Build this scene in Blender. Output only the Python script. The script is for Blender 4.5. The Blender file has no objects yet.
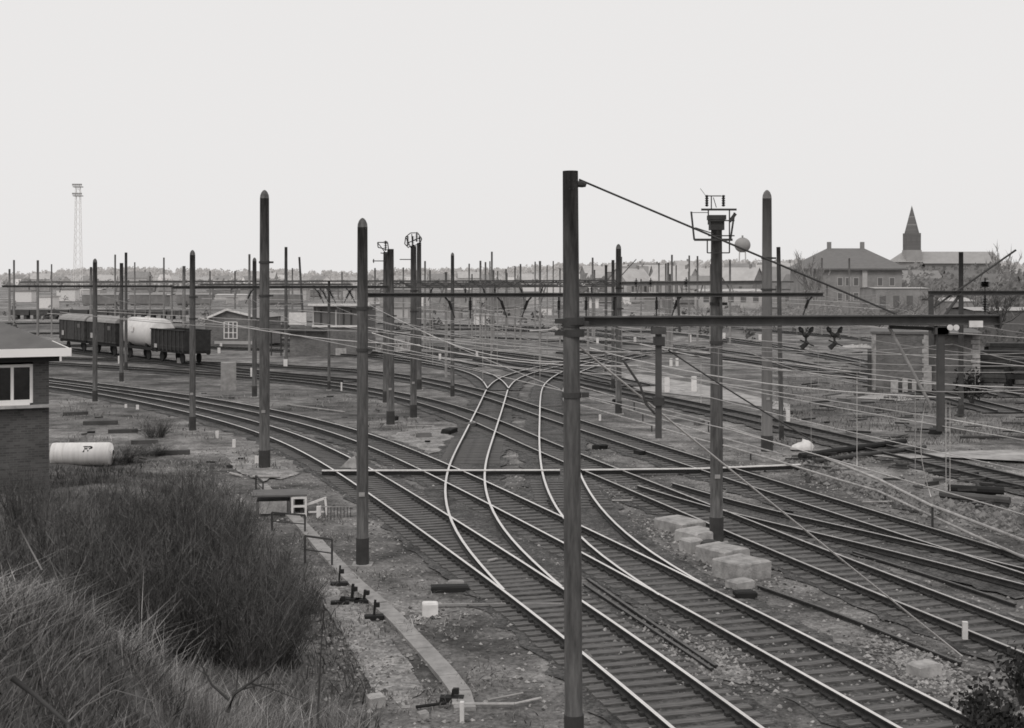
import bpy, bmesh, math, random
from mathutils import Vector, noise
R = random.Random(7)
C = bpy.context.scene.collection
sc = bpy.context.scene
# ------------------------------------------------------------------ camera model
H, F, HZ, CX = 7.9, 1300.0, 277.0, 512.0
def at(px, py, z=0.0):                       # point of height z seen at a pixel
    Y = F*(H-z)/(py-HZ); return Vector(((px-CX)*Y/F, Y, z))
def dep(px, py, Y):                          # point at depth Y seen at a pixel
    return Vector(((px-CX)*Y/F, Y, H-(py-HZ)*Y/F))
cam = bpy.data.cameras.new('camera'); co = bpy.data.objects.new('camera', cam); C.objects.link(co)
co.location = (0, 0, H); co.rotation_euler = (math.pi/2, 0, 0)
cam.sensor_width = 36; cam.lens = F*36/1024; cam.shift_y = -(364-HZ)/1024; cam.clip_end = 9000; cam.clip_start = .2
sc.camera = co
# ------------------------------------------------------------------ materials
def grey(v): return (v*1.0, v*.968, v*.945, 1)
def mat(name, v, var=.25, scale=3.0, rough=.85, metal=0.0, bump=0.0, bscale=None, rand=0.0, stretch=None, spec=.3, speck=0.0):
    m = bpy.data.materials.new(name); m.use_nodes = True
    nt = m.node_tree; N = nt.nodes; L = nt.links
    b = N['Principled BSDF']; b.inputs['Roughness'].default_value = rough; b.inputs['Metallic'].default_value = metal
    b.inputs['Specular IOR Level'].default_value = spec
    tc = N.new('ShaderNodeTexCoord'); mp = N.new('ShaderNodeMapping'); L.new(tc.outputs['Object'], mp.inputs['Vector'])
    if stretch: mp.inputs['Scale'].default_value = stretch
    n = N.new('ShaderNodeTexNoise'); n.inputs['Scale'].default_value = scale; n.inputs['Detail'].default_value = 6; n.inputs['Roughness'].default_value = .65
    L.new(mp.outputs['Vector'], n.inputs['Vector'])
    r = N.new('ShaderNodeValToRGB'); r.color_ramp.elements[0].position = .3; r.color_ramp.elements[1].position = .7
    r.color_ramp.elements[0].color = grey(v*(1-var)); r.color_ramp.elements[1].color = grey(v*(1+var))
    L.new(n.outputs['Fac'], r.inputs['Fac']); out = r.outputs['Color']
    if rand:
        g = N.new('ShaderNodeNewGeometry'); mr = N.new('ShaderNodeMapRange'); L.new(g.outputs['Random Per Island'], mr.inputs['Value'])
        mr.inputs['To Min'].default_value = 1-rand; mr.inputs['To Max'].default_value = 1+rand
        mx = N.new('ShaderNodeMix'); mx.data_type = 'RGBA'; mx.blend_type = 'MULTIPLY'; mx.inputs[0].default_value = 1
        L.new(out, mx.inputs[6]); L.new(mr.outputs['Result'], mx.inputs[7]); out = mx.outputs[2]
    if speck:
        vo = N.new('ShaderNodeTexVoronoi'); vo.inputs['Scale'].default_value = bscale or 14; L.new(mp.outputs['Vector'], vo.inputs['Vector'])
        hs = N.new('ShaderNodeSeparateColor'); L.new(vo.outputs['Color'], hs.inputs['Color'])
        mr = N.new('ShaderNodeMapRange'); L.new(hs.outputs['Red'], mr.inputs['Value']); mr.inputs['To Min'].default_value = 1-speck; mr.inputs['To Max'].default_value = 1+speck
        mx = N.new('ShaderNodeMix'); mx.data_type = 'RGBA'; mx.blend_type = 'MULTIPLY'; mx.inputs[0].default_value = 1
        L.new(out, mx.inputs[6]); L.new(mr.outputs['Result'], mx.inputs[7]); out = mx.outputs[2]
    L.new(out, b.inputs['Base Color'])
    if bump:
        n2 = N.new('ShaderNodeTexNoise'); n2.inputs['Scale'].default_value = bscale or scale*6; n2.inputs['Detail'].default_value = 5
        L.new(mp.outputs['Vector'], n2.inputs['Vector'])
        bp = N.new('ShaderNodeBump'); bp.inputs['Strength'].default_value = bump; bp.inputs['Distance'].default_value = .06
        L.new(n2.outputs['Fac'], bp.inputs['Height']); L.new(bp.outputs['Normal'], b.inputs['Normal'])
    return m
M = {}
M['ballast'] = mat('ballast', .078, .65, 1.0, bump=.8, bscale=16, speck=.55)
M['sleeper'] = mat('sleeper_wood', .12, .6, 2.0, bump=.4, stretch=(1, 8, 8), rand=.55)
M['rust'] = mat('rail_rust', .04, .4, 6)
M['railtop'] = mat('rail_polished', .88, .08, 3, rough=.3, metal=1)
M['raildull'] = mat('rail_dull', .55, .2, 3, rough=.5, metal=1)
M['railrust'] = mat('rail_rusty_top', .15, .25, 3, rough=.6, metal=.8)
M['mast'] = mat('mast_paint', .09, .6, 3.4, rough=.7, bump=.15, stretch=(3, 3, .4), spec=.4)
M['mastd'] = mat('mast_dark', .05, .3, 3, rough=.7)
M['mastpale'] = mat('mast_pale', .15, .25, 1.6, rough=.75, bump=.15, stretch=(3, 3, .4))
M['mastfar'] = mat('mast_far', .22, .2, 2)  # haze put into the colour: paler than the near masts
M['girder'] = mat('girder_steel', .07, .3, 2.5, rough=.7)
M['girderfar'] = mat('girder_far', .17, .2, 2.5)  # steel tone lightened to carry the distance haze
M['wire'] = mat('copper_wire', .62, .1, 2, rough=.4, metal=.5)
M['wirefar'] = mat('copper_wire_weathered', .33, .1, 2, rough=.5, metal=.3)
M['cable'] = mat('steel_cable', .06, .2, 4)
M['ceramic'] = mat('insulator_glaze', .03, .2, 4, rough=.3)
M['concrete'] = mat('concrete', .32, .45, 2.6, bump=.4, bscale=18)
M['concretel'] = mat('concrete_pale', .38, .35, 2.8, bump=.3, bscale=18)
M['trough'] = mat('trough_slab', .29, .3, 2.4, bump=.3, bscale=20)
M['white'] = mat('white_paint', .7, .16, 3.5, rough=.6)
M['trim'] = mat('white_trim', .95, .03, 2, rough=.5)
M['plank'] = mat('plank', .28, .3, 3)
M['stone'] = mat('rubble_stone', .15, .3, 2, rand=.65, bump=.4)
M['pebble'] = mat('loose_stone', .24, .3, 5, rand=.75)
M['bush'] = mat('bare_twigs', .115, .4, .8, rand=.7)
M['bushb'] = mat('bare_twigs_dark', .07, .4, .8, rand=.7)
M['grass'] = mat('dry_grass', .19, .6, .9, rand=.85)
M['scrub'] = mat('dry_scrub', .17, .35, 1.2, rand=.6)
M['scrubl'] = mat('pale_weeds', .24, .4, .9, rand=.7)
M['bark'] = mat('bark', .06, .3, 8)
M['leaf'] = mat('dark_leaves', .028, .3, 3, rand=.5)
M['brick'] = None
M['debris'] = mat('dark_debris', .05, .4, 3, rand=.8)
M['twig'] = mat('scrub_twigs', .09, .3, 1, rand=.6)
M['black'] = mat('black_paint', .02, .2, 3)
M['wagdark'] = mat('wagon_dark', .033, .35, 2.5)
M['wagmid'] = mat('wagon_brown', .06, .35, 2.5)
M['wagroof'] = mat('wagon_roof', .27, .2, 2)
M['tank'] = mat('tank_paint', .62, .1, 1.2, rough=.5)
M['glass'] = mat('window_glass', .03, .4, 2.0, rough=.15, spec=.6)
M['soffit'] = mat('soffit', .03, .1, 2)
M['roofdark'] = mat('roofing_felt', .13, .15, 1.5)
M['walldark'] = mat('dark_render', .13, .2, 2)
M['wallfar'] = mat('far_wall', .42, .15, .6)
M['wallfard'] = mat('far_wall_darker', .27, .15, .6)
M['rooffar'] = mat('far_tiles', .25, .12, .5)
M['rooffard'] = mat('far_tiles_dark', .16, .2, .5)
M['rooffarl'] = mat('far_slates_pale', .45, .12, .5)
M['wallhip'] = mat('house_brick', .26, .25, .5)
M['winfar'] = mat('far_window', .14, .1, 1)
M['churchwall'] = mat('church_stone', .25, .15, .3)
M['spire'] = mat('spire_slate', .15, .2, .4, stretch=(.2, .2, 3))
M['churchroof'] = mat('church_slates', .33, .1, .5)
M['wood'] = mat('far_wood', .5, .1, .01, rand=.22)  # tree colour raised towards the hills, haze baked in
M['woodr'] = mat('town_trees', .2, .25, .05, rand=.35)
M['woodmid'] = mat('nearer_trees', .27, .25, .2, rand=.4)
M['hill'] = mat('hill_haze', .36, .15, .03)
M['farwag'] = mat('far_wagon', .2, .3, .4)  # far wagon tones lightened, aerial haze included in the colour
M['farwagl'] = mat('far_wagon_pale', .3, .3, .4)
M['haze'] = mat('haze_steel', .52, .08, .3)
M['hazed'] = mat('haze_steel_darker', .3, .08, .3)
def brick(name, v, sc_=1.0, mortar=1.5):
    m = bpy.data.materials.new(name); m.use_nodes = True; nt = m.node_tree; N = nt.nodes; L = nt.links; b = N['Principled BSDF']
    b.inputs['Roughness'].default_value = .9
    tc = N.new('ShaderNodeTexCoord'); mp = N.new('ShaderNodeMapping'); mp.inputs['Rotation'].default_value = (math.pi/2, 0, 0)
    L.new(tc.outputs['Object'], mp.inputs['Vector'])
    t = N.new('ShaderNodeTexBrick'); t.inputs['Scale'].default_value = sc_; t.inputs['Brick Width'].default_value = .23; t.inputs['Row Height'].default_value = .08
    t.inputs['Mortar Size'].default_value = .01
    t.inputs['Color1'].default_value = grey(v*.7); t.inputs['Color2'].default_value = grey(v*1.25); t.inputs['Mortar'].default_value = grey(v*mortar)
    L.new(mp.outputs['Vector'], t.inputs['Vector'])
    n = N.new('ShaderNodeTexNoise'); n.inputs['Scale'].default_value = .8; n.inputs['Detail'].default_value = 5; L.new(tc.outputs['Object'], n.inputs['Vector'])
    mr = N.new('ShaderNodeMapRange'); mr.inputs['From Min'].default_value = .3; mr.inputs['From Max'].default_value = .7; mr.inputs['To Min'].default_value = .75; mr.inputs['To Max'].default_value = 1.25
    L.new(n.outputs['Fac'], mr.inputs['Value'])
    mx = N.new('ShaderNodeMix'); mx.data_type = 'RGBA'; mx.blend_type = 'MULTIPLY'; mx.inputs[0].default_value = 1
    L.new(t.outputs['Color'], mx.inputs[6]); L.new(mr.outputs['Result'], mx.inputs[7]); L.new(mx.outputs[2], b.inputs['Base Color'])
    return m
M['brick'] = brick('brick_dark', .085, 1.0, 1.3)
M['brickmid'] = brick('brick_weathered', .13, 1.0, 1.3)
M['brickfar'] = brick('brick_far', .14)
def ground_mat():
    m = bpy.data.materials.new('yard_ground'); m.use_nodes = True; nt = m.node_tree; N = nt.nodes; L = nt.links; b = N['Principled BSDF']
    b.inputs['Roughness'].default_value = 1; b.inputs['Specular IOR Level'].default_value = .15
    tc = N.new('ShaderNodeTexCoord')
    def nz(s, d=6, st=None, r=.6):
        mp = N.new('ShaderNodeMapping'); L.new(tc.outputs['Object'], mp.inputs['Vector'])
        if st: mp.inputs['Scale'].default_value = st
        n = N.new('ShaderNodeTexNoise'); n.inputs['Scale'].default_value = s; n.inputs['Detail'].default_value = d; n.inputs['Roughness'].default_value = r
        L.new(mp.outputs['Vector'], n.inputs['Vector']); return n.outputs['Fac']
    def ramp(f, a, bb, va, vb):
        mr = N.new('ShaderNodeMapRange'); mr.inputs['From Min'].default_value = a; mr.inputs['From Max'].default_value = bb
        mr.inputs['To Min'].default_value = va; mr.inputs['To Max'].default_value = vb; L.new(f, mr.inputs['Value']); return mr.outputs['Result']
    def mul(a, bb):
        x = N.new('ShaderNodeMath'); x.operation = 'MULTIPLY'; L.new(a, x.inputs[0]); L.new(bb, x.inputs[1]); return x.outputs[0]
    base = ramp(nz(.3, 9, None, .7), .37, .66, .065, .25)
    fine = ramp(nz(9, 6, None, .8), .32, .68, .4, 1.6)
    mid = ramp(nz(1.1, 8, None, .75), .32, .68, .55, 1.5)
    v = mul(mul(base, fine), mid)
    # haze painted in: yard pales with distance; long streaks of roads and sidings
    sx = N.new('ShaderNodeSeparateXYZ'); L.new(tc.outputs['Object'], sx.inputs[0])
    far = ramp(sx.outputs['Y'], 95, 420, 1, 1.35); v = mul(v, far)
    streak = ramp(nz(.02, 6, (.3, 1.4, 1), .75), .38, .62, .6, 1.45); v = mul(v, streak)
    cc = N.new('ShaderNodeCombineColor')
    for i, k in enumerate((1, .968, .945)):
        x = N.new('ShaderNodeMath'); x.operation = 'MULTIPLY'; L.new(v, x.inputs[0]); x.inputs[1].default_value = k; L.new(x.outputs[0], cc.inputs[i])
    L.new(cc.outputs[0], b.inputs['Base Color'])
    bp = N.new('ShaderNodeBump'); bp.inputs['Strength'].default_value = .8; bp.inputs['Distance'].default_value = .08
    L.new(nz(7, 6, None, .7), bp.inputs['Height']); L.new(bp.outputs['Normal'], b.inputs['Normal'])
    return m
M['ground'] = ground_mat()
# ------------------------------------------------------------------ mesh builder
class MB:
    def __init__(s): s.v = []; s.f = []; s.mi = []; s.cur = 0
    def add(s, vs, fs):
        o = len(s.v); s.v += [tuple(p) for p in vs]
        for f in fs: s.f.append([i+o for i in f]); s.mi.append(s.cur)
        return s
    def box(s, x0, x1, y0, y1, z0, z1, fr=None):
        vs = [Vector((x, y, z)) for z in (z0, z1) for y in (y0, y1) for x in (x0, x1)]
        if fr: vs = [fr(p) for p in vs]
        return s.add(vs, [(0, 2, 3, 1), (4, 5, 7, 6), (0, 1, 5, 4), (2, 6, 7, 3), (0, 4, 6, 2), (1, 3, 7, 5)])
    def tube(s, pts, rad, n=8, caps=True):
        pts = [Vector(p) for p in pts]
        if not isinstance(rad, (list, tuple)): rad = [rad]*len(pts)
        vs = []; up0 = None
        for i, p in enumerate(pts):
            d = (pts[min(i+1, len(pts)-1)]-pts[max(i-1, 0)])
            d = d.normalized() if d.length > 1e-9 else Vector((0, 0, 1))
            a = Vector((0, 0, 1)) if abs(d.z) < .9 else Vector((1, 0, 0))
            u = d.cross(a).normalized(); w = d.cross(u).normalized()
            for k in range(n):
                t = 2*math.pi*(k+.5)/n; vs.append(p+(u*math.cos(t)+w*math.sin(t))*rad[i])
        fs = []
        for i in range(len(pts)-1):
            for k in range(n): fs.append((i*n+k, i*n+(k+1) % n, (i+1)*n+(k+1) % n, (i+1)*n+k))
        if caps: fs.append(tuple(range(n))); fs.append(tuple(range((len(pts)-1)*n, len(pts)*n))[::-1])
        return s.add(vs, fs)
    def bar(s, p0, p1, w, h):                # rectangular bar between two points
        p0, p1 = Vector(p0), Vector(p1); d = (p1-p0).normalized()
        a = Vector((0, 0, 1)) if abs(d.z) < .95 else Vector((0, 1, 0))
        u = d.cross(a).normalized()*w/2; t = u.cross(d).normalized()*h/2
        vs = [q+i*u+j*t for q in (p0, p1) for j in (-1, 1) for i in (-1, 1)]
        return s.add(vs, [(0, 2, 3, 1), (4, 5, 7, 6), (0, 1, 5, 4), (2, 6, 7, 3), (0, 4, 6, 2), (1, 3, 7, 5)])
    def build(s, name, m, parent=None, smooth=False, loc=None):
        me = bpy.data.meshes.new(name); me.from_pydata(s.v, [], s.f); me.update()
        for q in (m if isinstance(m, list) else [m]): me.materials.append(M[q] if isinstance(q, str) else q)
        if any(s.mi): me.polygons.foreach_set('material_index', s.mi)
        if smooth: me.polygons.foreach_set('use_smooth', [True]*len(me.polygons))
        o = bpy.data.objects.new(name, me); C.objects.link(o)
        if parent: o.parent = parent
        if loc: o.location = loc
        return o
def tag(o, label=None, cat=None, group=None, kind=None):
    if label: o['label'] = label
    if cat: o['category'] = cat
    if group: o['group'] = group
    if kind: o['kind'] = kind
    return o
def empty(name, loc, rz=0, label=None, cat=None, group=None, kind=None):
    o = bpy.data.objects.new(name, None); C.objects.link(o); o.location = loc; o.rotation_euler = (0, 0, rz); o.empty_display_size = .3
    return tag(o, label, cat, group, kind)
KIDS = {}
def dup(root, loc, rz=None, label=None, scale=None):
    r = root.copy(); C.objects.link(r); r.location = loc
    if rz is not None: r.rotation_euler = (0, 0, rz)
    if scale: r.scale = scale
    if label: r['label'] = label
    for ch in [c for c in C.objects if c.parent == root]:
        c = ch.copy(); C.objects.link(c); c.parent = r
        for g in [k for k in C.objects if k.parent == ch]:
            d = g.copy(); C.objects.link(d); d.parent = c
    return r
# ------------------------------------------------------------------ terrain
def sm(a, b, x):
    t = max(0., min(1., (x-a)/(b-a))); return t*t*(3-2*t)
def toe(Y):                                   # right-hand foot of the grass bank
    P = [(0, -1.2), (12, -1.6), (20, -2.1), (23, -2.9), (30, -4.6), (36, -6.6), (44, -9.5), (52, -13), (60, -20), (75, -60)]
    for (a, b), (c, d) in zip(P, P[1:]):
        if Y <= c: return b+(d-b)*max(0, (Y-a))/(c-a)
    return -200
def gz(X, Y):
    z = 0.0
    d = toe(Y)-X
    if d > 0 and Y < 70:
        hh = 5.75*(1-sm(7.6, 23.5, Y)) + .55*sm(14, 24, Y)*(1-sm(40, 60, Y))
        z = hh*sm(0, 2.2+.02*Y, d)
        z += .22*noise.noise((X*.45, Y*.45, 3))*sm(0, 2, d)
    b = noise.noise((X*.35, Y*.35, 0))*.5+noise.noise((X*1.3, Y*1.3, 5))*.25
    if Y < 200: z += min(0, b*.08-.02)
    return z
def axis(lo, hi, step, ext, grow=1.35):
    a = [lo]; 
    while a[-1] < hi: a.append(a[-1]+step)
    s = step; x = a[-1]
    while x < ext[1]: s *= grow; x += s; a.append(x)
    s = step; x = lo; pre = []
    while x > ext[0]: s *= grow; x -= s; pre.append(x)
    return pre[::-1]+a
xs = axis(-34, 30, .5, (-4000, 4000)); ys = axis(-12, 80, .5, (-300, 6000))
g = MB(); nx = len(xs)
g.v = [(x, y, gz(x, y)) for y in ys for x in xs]
g.f = [(j*nx+i, j*nx+i+1, (j+1)*nx+i+1, (j+1)*nx+i) for j in range(len(ys)-1) for i in range(nx-1)]
g.mi = [0]*len(g.f)
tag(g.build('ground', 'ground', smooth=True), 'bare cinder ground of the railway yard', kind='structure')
# ------------------------------------------------------------------ tracks
ZR = .2
T = {
'A': ([(47, 386), (99.5, 393), (190, 412), (225, 421), (270, 435), (310, 455), (360, 485), (380, 499), (442.5, 545), (475, 567), (505, 590), (550, 622), (584, 648.5), (625, 684.6), (666.6, 721)],
      [(47, 382.5), (99.5, 388.5), (190, 404.6), (270, 424), (320, 441), (360, 460), (380, 474), (442.5, 512.5), (505, 550), (530, 567.5), (564, 588), (582.6, 599.5), (643, 640.7), (695, 679.5), (754, 721)]),
'B': ([(47, 380), (99.5, 386.5), (190, 398.5), (270, 414), (360, 440), (380, 449), (442.5, 477.5), (485, 501), (530, 524), (564, 542.5), (582.5, 553), (630, 577.5), (667.5, 596), (715, 622), (760, 647), (889, 721)],
      [(47, 377.5), (99.5, 383), (190, 394.5), (270, 408.5), (360, 428), (390, 440), (447.5, 465), (517.5, 496), (562.5, 517.5), (582.5, 526), (642.5, 552.5), (705, 587.5), (780, 622), (863, 664), (977, 721)]),
'C': ([(100, 360), (180, 362.5), (269, 366), (329, 369), (368, 371.7), (409, 378), (430, 382), (477, 393), (508, 405), (541, 415), (561.5, 422.6), (580, 430), (612.5, 440), (648, 451), (687.5, 465), (730, 479), (768, 492.5), (843, 515), (905.5, 535), (943, 547.5), (1013, 569)],
      [(100, 357), (180, 359.5), (269, 363), (329, 365.7), (368, 368.5), (409, 374.5), (430, 377.5), (485, 390), (510, 396), (539.6, 407), (561.5, 415), (580, 420), (642.5, 439), (711, 461), (730, 468), (768, 478), (836, 499), (893, 516), (1013, 553)]),
'D': ([(47, 364), (120, 368), (180, 373), (269, 378.5), (327, 384), (395, 395), (430, 404), (458, 414), (477, 421), (496, 432), (524, 444.6), (561.5, 460), (582.5, 469.5), (617.5, 485), (687.5, 512.5), (730, 532.5), (768, 550), (836, 577.5), (868, 587.5), (915, 610), (950, 626), (1010, 650)],
      [(47, 361), (120, 364.5), (180, 369), (269, 374), (340, 381.5), (394, 390.7), (430, 397.6), (476, 411.5), (502, 420), (518, 428), (538, 436.7), (561.5, 447.7), (581, 454.6), (612, 466), (655, 482.5), (724, 511), (768, 526), (830, 552.5), (918, 585), (1013, 617.5)]),
'F': ([(560, 378), (621, 392), (711, 410), (788, 428.5), (868, 447), (915, 459), (1005, 480)],
      [(560, 374.5), (621, 388), (711, 404), (788, 422), (858, 438), (949, 460), (1013, 475)]),
'S': ([(505, 590), (475, 567), (452.5, 542.5), (444, 515), (442, 497), (442.5, 480), (447.5, 464), (462.5, 440), (467.6, 427), (481.7, 397.6), (486, 389)],
      [(564, 588), (530, 567.5), (505, 542.5), (487.5, 507.5), (482, 490), (481, 477.5), (484, 460), (492.5, 440), (494, 432), (502, 413), (508, 391), (509, 387)]),
}
def resample(P, step):
    out = [P[0]]; acc = 0
    for a, b in zip(P, P[1:]):
        d = (b-a).length; t = step-acc
        while t <= d: out.append(a+(b-a)*(t/d)); t += step
        acc = (acc+d) % step if d else acc
        acc = d-(t-step) if d else acc
    if (out[-1]-P[-1]).length > step*.3: out.append(P[-1])
    return out
def smooth(P, n):
    for _ in range(n):
        P = [P[0]]+[(P[i-1]+P[i]*2+P[i+1])/4 for i in range(1, len(P)-1)]+[P[-1]]
    return P
def nearest(p, Q):
    b = 1e9; r = None
    for a, c in zip(Q, Q[1:]):
        d = c-a; t = max(0, min(1, (p-a).dot(d)/max(d.length_squared, 1e-9))); q = a+d*t
        if (p-q).length < b: b = (p-q).length; r = q
    return r, b
def centre(L, Rr, sm_n=10, ends=True):
    L = [at(x, y, ZR) for x, y in L]; Rr = [at(x, y, ZR) for x, y in Rr]
    mid = []
    for i, p in enumerate(resample(L, 1.0)):
        q, b = nearest(p, Rr); mid.append((p+q)/2)
    return mid
def extend(P, n0, n1):
    d0 = (P[0]-P[min(4, len(P)-1)]).normalized(); d1 = (P[-1]-P[-5]).normalized()
    return ([P[0]+d0*n0] if n0 else [])+P+([P[-1]+d1*n1] if n1 else [])
CL = {}
for k, (L, Rr) in T.items():
    P = centre(L, Rr)
    P = extend(P, 0 if k in 'S' else 25, 0 if k == 'S' else 12)
    CL[k] = smooth(resample(smooth(resample(P, 1.5), 14), 1.5), 8)
def offs(P, o):
    out = []
    for i, p in enumerate(P):
        d = (P[min(i+1, len(P)-1)]-P[max(i-1, 0)]); d.z = 0; d.normalize()
        out.append(p+Vector((d.y, -d.x, 0))*o)
    return out
# crossover beside the near mast: its left-hand rail is traced, its right-hand rail lies a gauge away
Xl = [at(x, y, ZR) for x, y in [(660, 595), (617, 570), (582, 543), (563, 520), (550, 500), (541, 472), (539, 440), (539.6, 422), (540, 400), (542, 386), (549, 379), (562, 371), (590, 362), (640, 353)]]
CL['X'] = smooth(resample(offs(smooth(resample(Xl, 1.5), 6), .735), 1.5), 4)
def px_line(pts, n=10, step=1.5): return smooth(resample([at(x, y, ZR) for x, y in pts], step), n)
CL['SL'] = px_line([(498, 388), (494, 381), (484, 374), (465, 368), (430, 362), (380, 355.5), (300, 350), (200, 346)])
CL['SR'] = px_line([(498, 388), (501, 383), (509, 377), (528, 371), (560, 363.5), (620, 354), (700, 346)])
CL['E'] = px_line([(724, 507), (700, 497), (655, 484)][::-1] + [(768, 516.5), (793, 521), (843, 531), (893, 543), (943, 556), (1013, 573), (1060, 585)], 8)
CL['G'] = px_line([(225, 341), (300, 344.5), (360, 349), (430, 357), (470, 365)])
CL['Hh'] = px_line([(180, 336), (300, 339), (400, 344), (500, 352), (560, 360)])
CL['I'] = px_line([(600, 330), (665, 331), (720, 337), (780, 346), (860, 360), (1010, 395)])
CL['J'] = px_line([(560, 340), (640, 342), (720, 350), (790, 361), (860, 374), (1010, 410)])
wd = Vector((-.62, .78, 0)); W0 = Vector((-30.0, 117.6, ZR))
CL['W'] = smooth(resample([W0-wd*24+Vector((3, -1.2, 0)), W0-wd*14, W0, W0+wd*20, W0+wd*50], 1.5), 4)
def rail_mb(P, o, zadd=0.0):
    prof = [(-.07, 0), (-.07, .02), (-.012, .035), (-.012, .105), (-.04, .115), (-.04, .15), (.04, .15), (.04, .115), (.012, .105), (.012, .035), (.07, .02), (.07, 0)]
    Q = offs(P, o); mb = MB(); n = len(prof); vs = []
    for i, p in enumerate(Q):
        d = (Q[min(i+1, len(Q)-1)]-Q[max(i-1, 0)]); d.z = 0; d.normalize(); u = Vector((d.y, -d.x, 0))
        for a, b in prof: vs.append(Vector((p.x, p.y, 0))+u*a+Vector((0, 0, ZR-.15+b+zadd)))
    fs = []; mi = []
    for i in range(len(Q)-1):
        for k in range(n):
            fs.append((i*n+k, i*n+(k+1) % n, (i+1)*n+(k+1) % n, (i+1)*n+k)); mi.append(1 if k == 5 else 0)
    fs.append(tuple(range(n))); fs.append(tuple(range((len(Q)-1)*n, len(Q)*n))[::-1]); mi += [0, 0]
    mb.v = [tuple(v) for v in vs]; mb.f = fs; mb.mi = mi
    return mb
def dist_to(p, P): return nearest(Vector((p.x, p.y, ZR)), P)[1]
sl_mesh = []
for k in range(5):
    b = MB(); w = .125+.012*R.uniform(-1, 1); l = 1.27+R.uniform(-.03, .05)
    b.box(-l, l, -w, w, -.1, R.uniform(-.004, .004))
    o = b.build('sleeper', 'sleeper'); sl_mesh.append(o.data); bpy.data.objects.remove(o)
def track(key, label, idx, top, far=95, cuts=(), skip=(), trim=(0, 1e9), sl=True):
    P = CL[key]
    P = [p for p in P if p.y < 260]
    root = empty('railway_track', (P[len(P)//2].x, P[len(P)//2].y, 0), 0, label, 'railway track', 'tracks of the railway yard')
    off = Vector((root.location.x, root.location.y, 0))
    def local(mb): mb.v = [(v[0]-off.x, v[1]-off.y, v[2]) for v in mb.v]; return mb
    bed = MB(); z = .004+.004*idx
    Pb = resample(P, .4); Q0 = offs(Pb, -1); Q1 = offs(Pb, 1); C0 = offs(Pb, 0)
    Q0 = [c+(a-c)*(1.5+.35*noise.noise((a.x*1.7, a.y*1.7, 1))) for a, c in zip(Q0, C0)]; Q1 = [c+(a-c)*(1.5+.35*noise.noise((a.x*1.7, a.y*1.7, 1))) for a, c in zip(Q1, C0)]
    for i, (a, b) in enumerate(zip(Q0, Q1)): bed.v += [(a.x, a.y, z), (b.x, b.y, z)]
    bed.f = [(2*i, 2*i+1, 2*i+3, 2*i+2) for i in range(len(Pb)-1)]; bed.mi = [0]*len(bed.f)
    local(bed).build('ballast_bed', 'ballast', root)
    for s in (-1, 1): local(rail_mb(P, s*.735, .0004*idx)).build('rail', ['rust', top], root)
    if not sl: return root
    pts = resample(P, {'A': .44, 'S': .44}.get(key, .56)); cand = []
    for i in range(1, len(pts)-1):
        p = pts[i]
        if p.y > far or p.y < 12: continue
        if abs(p.x/p.y*F) > 560: continue
        if any(dist_to(p, CL[o]) < 2.0 for o in skip): continue
        d = (pts[i+1]-pts[i-1]); cand.append((p, math.atan2(d.y, d.x)-math.pi/2))
    cand.sort(key=lambda c: c[0].y)
    vis = [c for c in cand if HZ+F*H/c[0].y < 745]; hid = [c for c in cand if HZ+F*H/c[0].y >= 745]
    for p, a in vis[:98]:
        o = bpy.data.objects.new('sleeper', R.choice(sl_mesh)); C.objects.link(o); o.parent = root
        o.location = (p.x-off.x, p.y-off.y, .045+.0025*idx+R.uniform(-.006, .003)); o.rotation_euler = (0, 0, a+R.uniform(-.03, .03))
    if vis and far > 50:
        for s in (-1, 1):
            mb = MB()
            for p, a in vis[::1]:
                if p.y > 46: continue
                c, s_ = math.cos(a), math.sin(a); f_ = lambda q: Vector((q.x*c-q.y*s_+p.x-off.x, q.x*s_+q.y*c+p.y-off.y, q.z))
                for e in (-1, 1): mb.box(s*.735+e*.115-.04, s*.735+e*.115+.04, -.055, .055, .03, .105, f_)
            if mb.v: tag(mb.build('rail_chairs', 'rust', root), kind='stuff')
    rest = vis[98:]
    if rest:
        mb = MB()
        for p, a in rest:
            c, s_ = math.cos(a), math.sin(a)
            mb.box(-1.28, 1.28, -.125, .125, -.1, 0, lambda q: Vector((q.x*c-q.y*s_+p.x-off.x, q.x*s_+q.y*c+p.y-off.y, q.z+.045+.0025*idx)))
        tag(mb.build('sleepers', 'sleeper', root), kind='stuff')
    return root
track('A', 'nearest running line, curving from bottom centre round to the left edge', 0, 'railtop', 62)
track('B', 'second running line, beside the nearest one, passing right of the near mast', 1, 'railtop', 62)
track('D', 'third running line with dull rails, passing right of the stone blocks', 2, 'raildull', 75)
track('C', 'fourth running line, furthest right of the long curved lines', 3, 'raildull', 75)
track('S', 'bright steep crossover rising up the middle from the nearest line', 4, 'railtop', 80, skip=('A', 'B', 'C', 'D'))
track('X', 'bright narrow crossover just left of the tall near mast', 5, 'railtop', 80, skip=('A', 'B', 'C', 'D', 'S'))
track('E', 'short branch line leaving the third line behind the stepped mast', 6, 'raildull', 70, skip=('D', 'C'))
track('F', 'rusty siding on the right running past the white lump', 7, 'railrust', 75)
track('SL', 'crossover arm bending away to the left towards the signal cabin', 8, 'railtop', 0, sl=False)
track('SR', 'crossover arm bending away to the right into the far yard', 9, 'railtop', 0, sl=False)
track('W', 'siding on the left carrying the goods wagons', 10, 'railrust', 0, sl=False)
track('G', 'far siding in front of the small gabled building', 11, 'railtop', 0, sl=False)
track('Hh', 'far siding behind the low signal cabin', 12, 'raildull', 0, sl=False)
track('I', 'far right-hand siding seen over the long cantilever girder', 13, 'railtop', 0, sl=False)
track('J', 'far right-hand siding seen just under the cantilever girder', 14, 'raildull', 0, sl=False)
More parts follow.
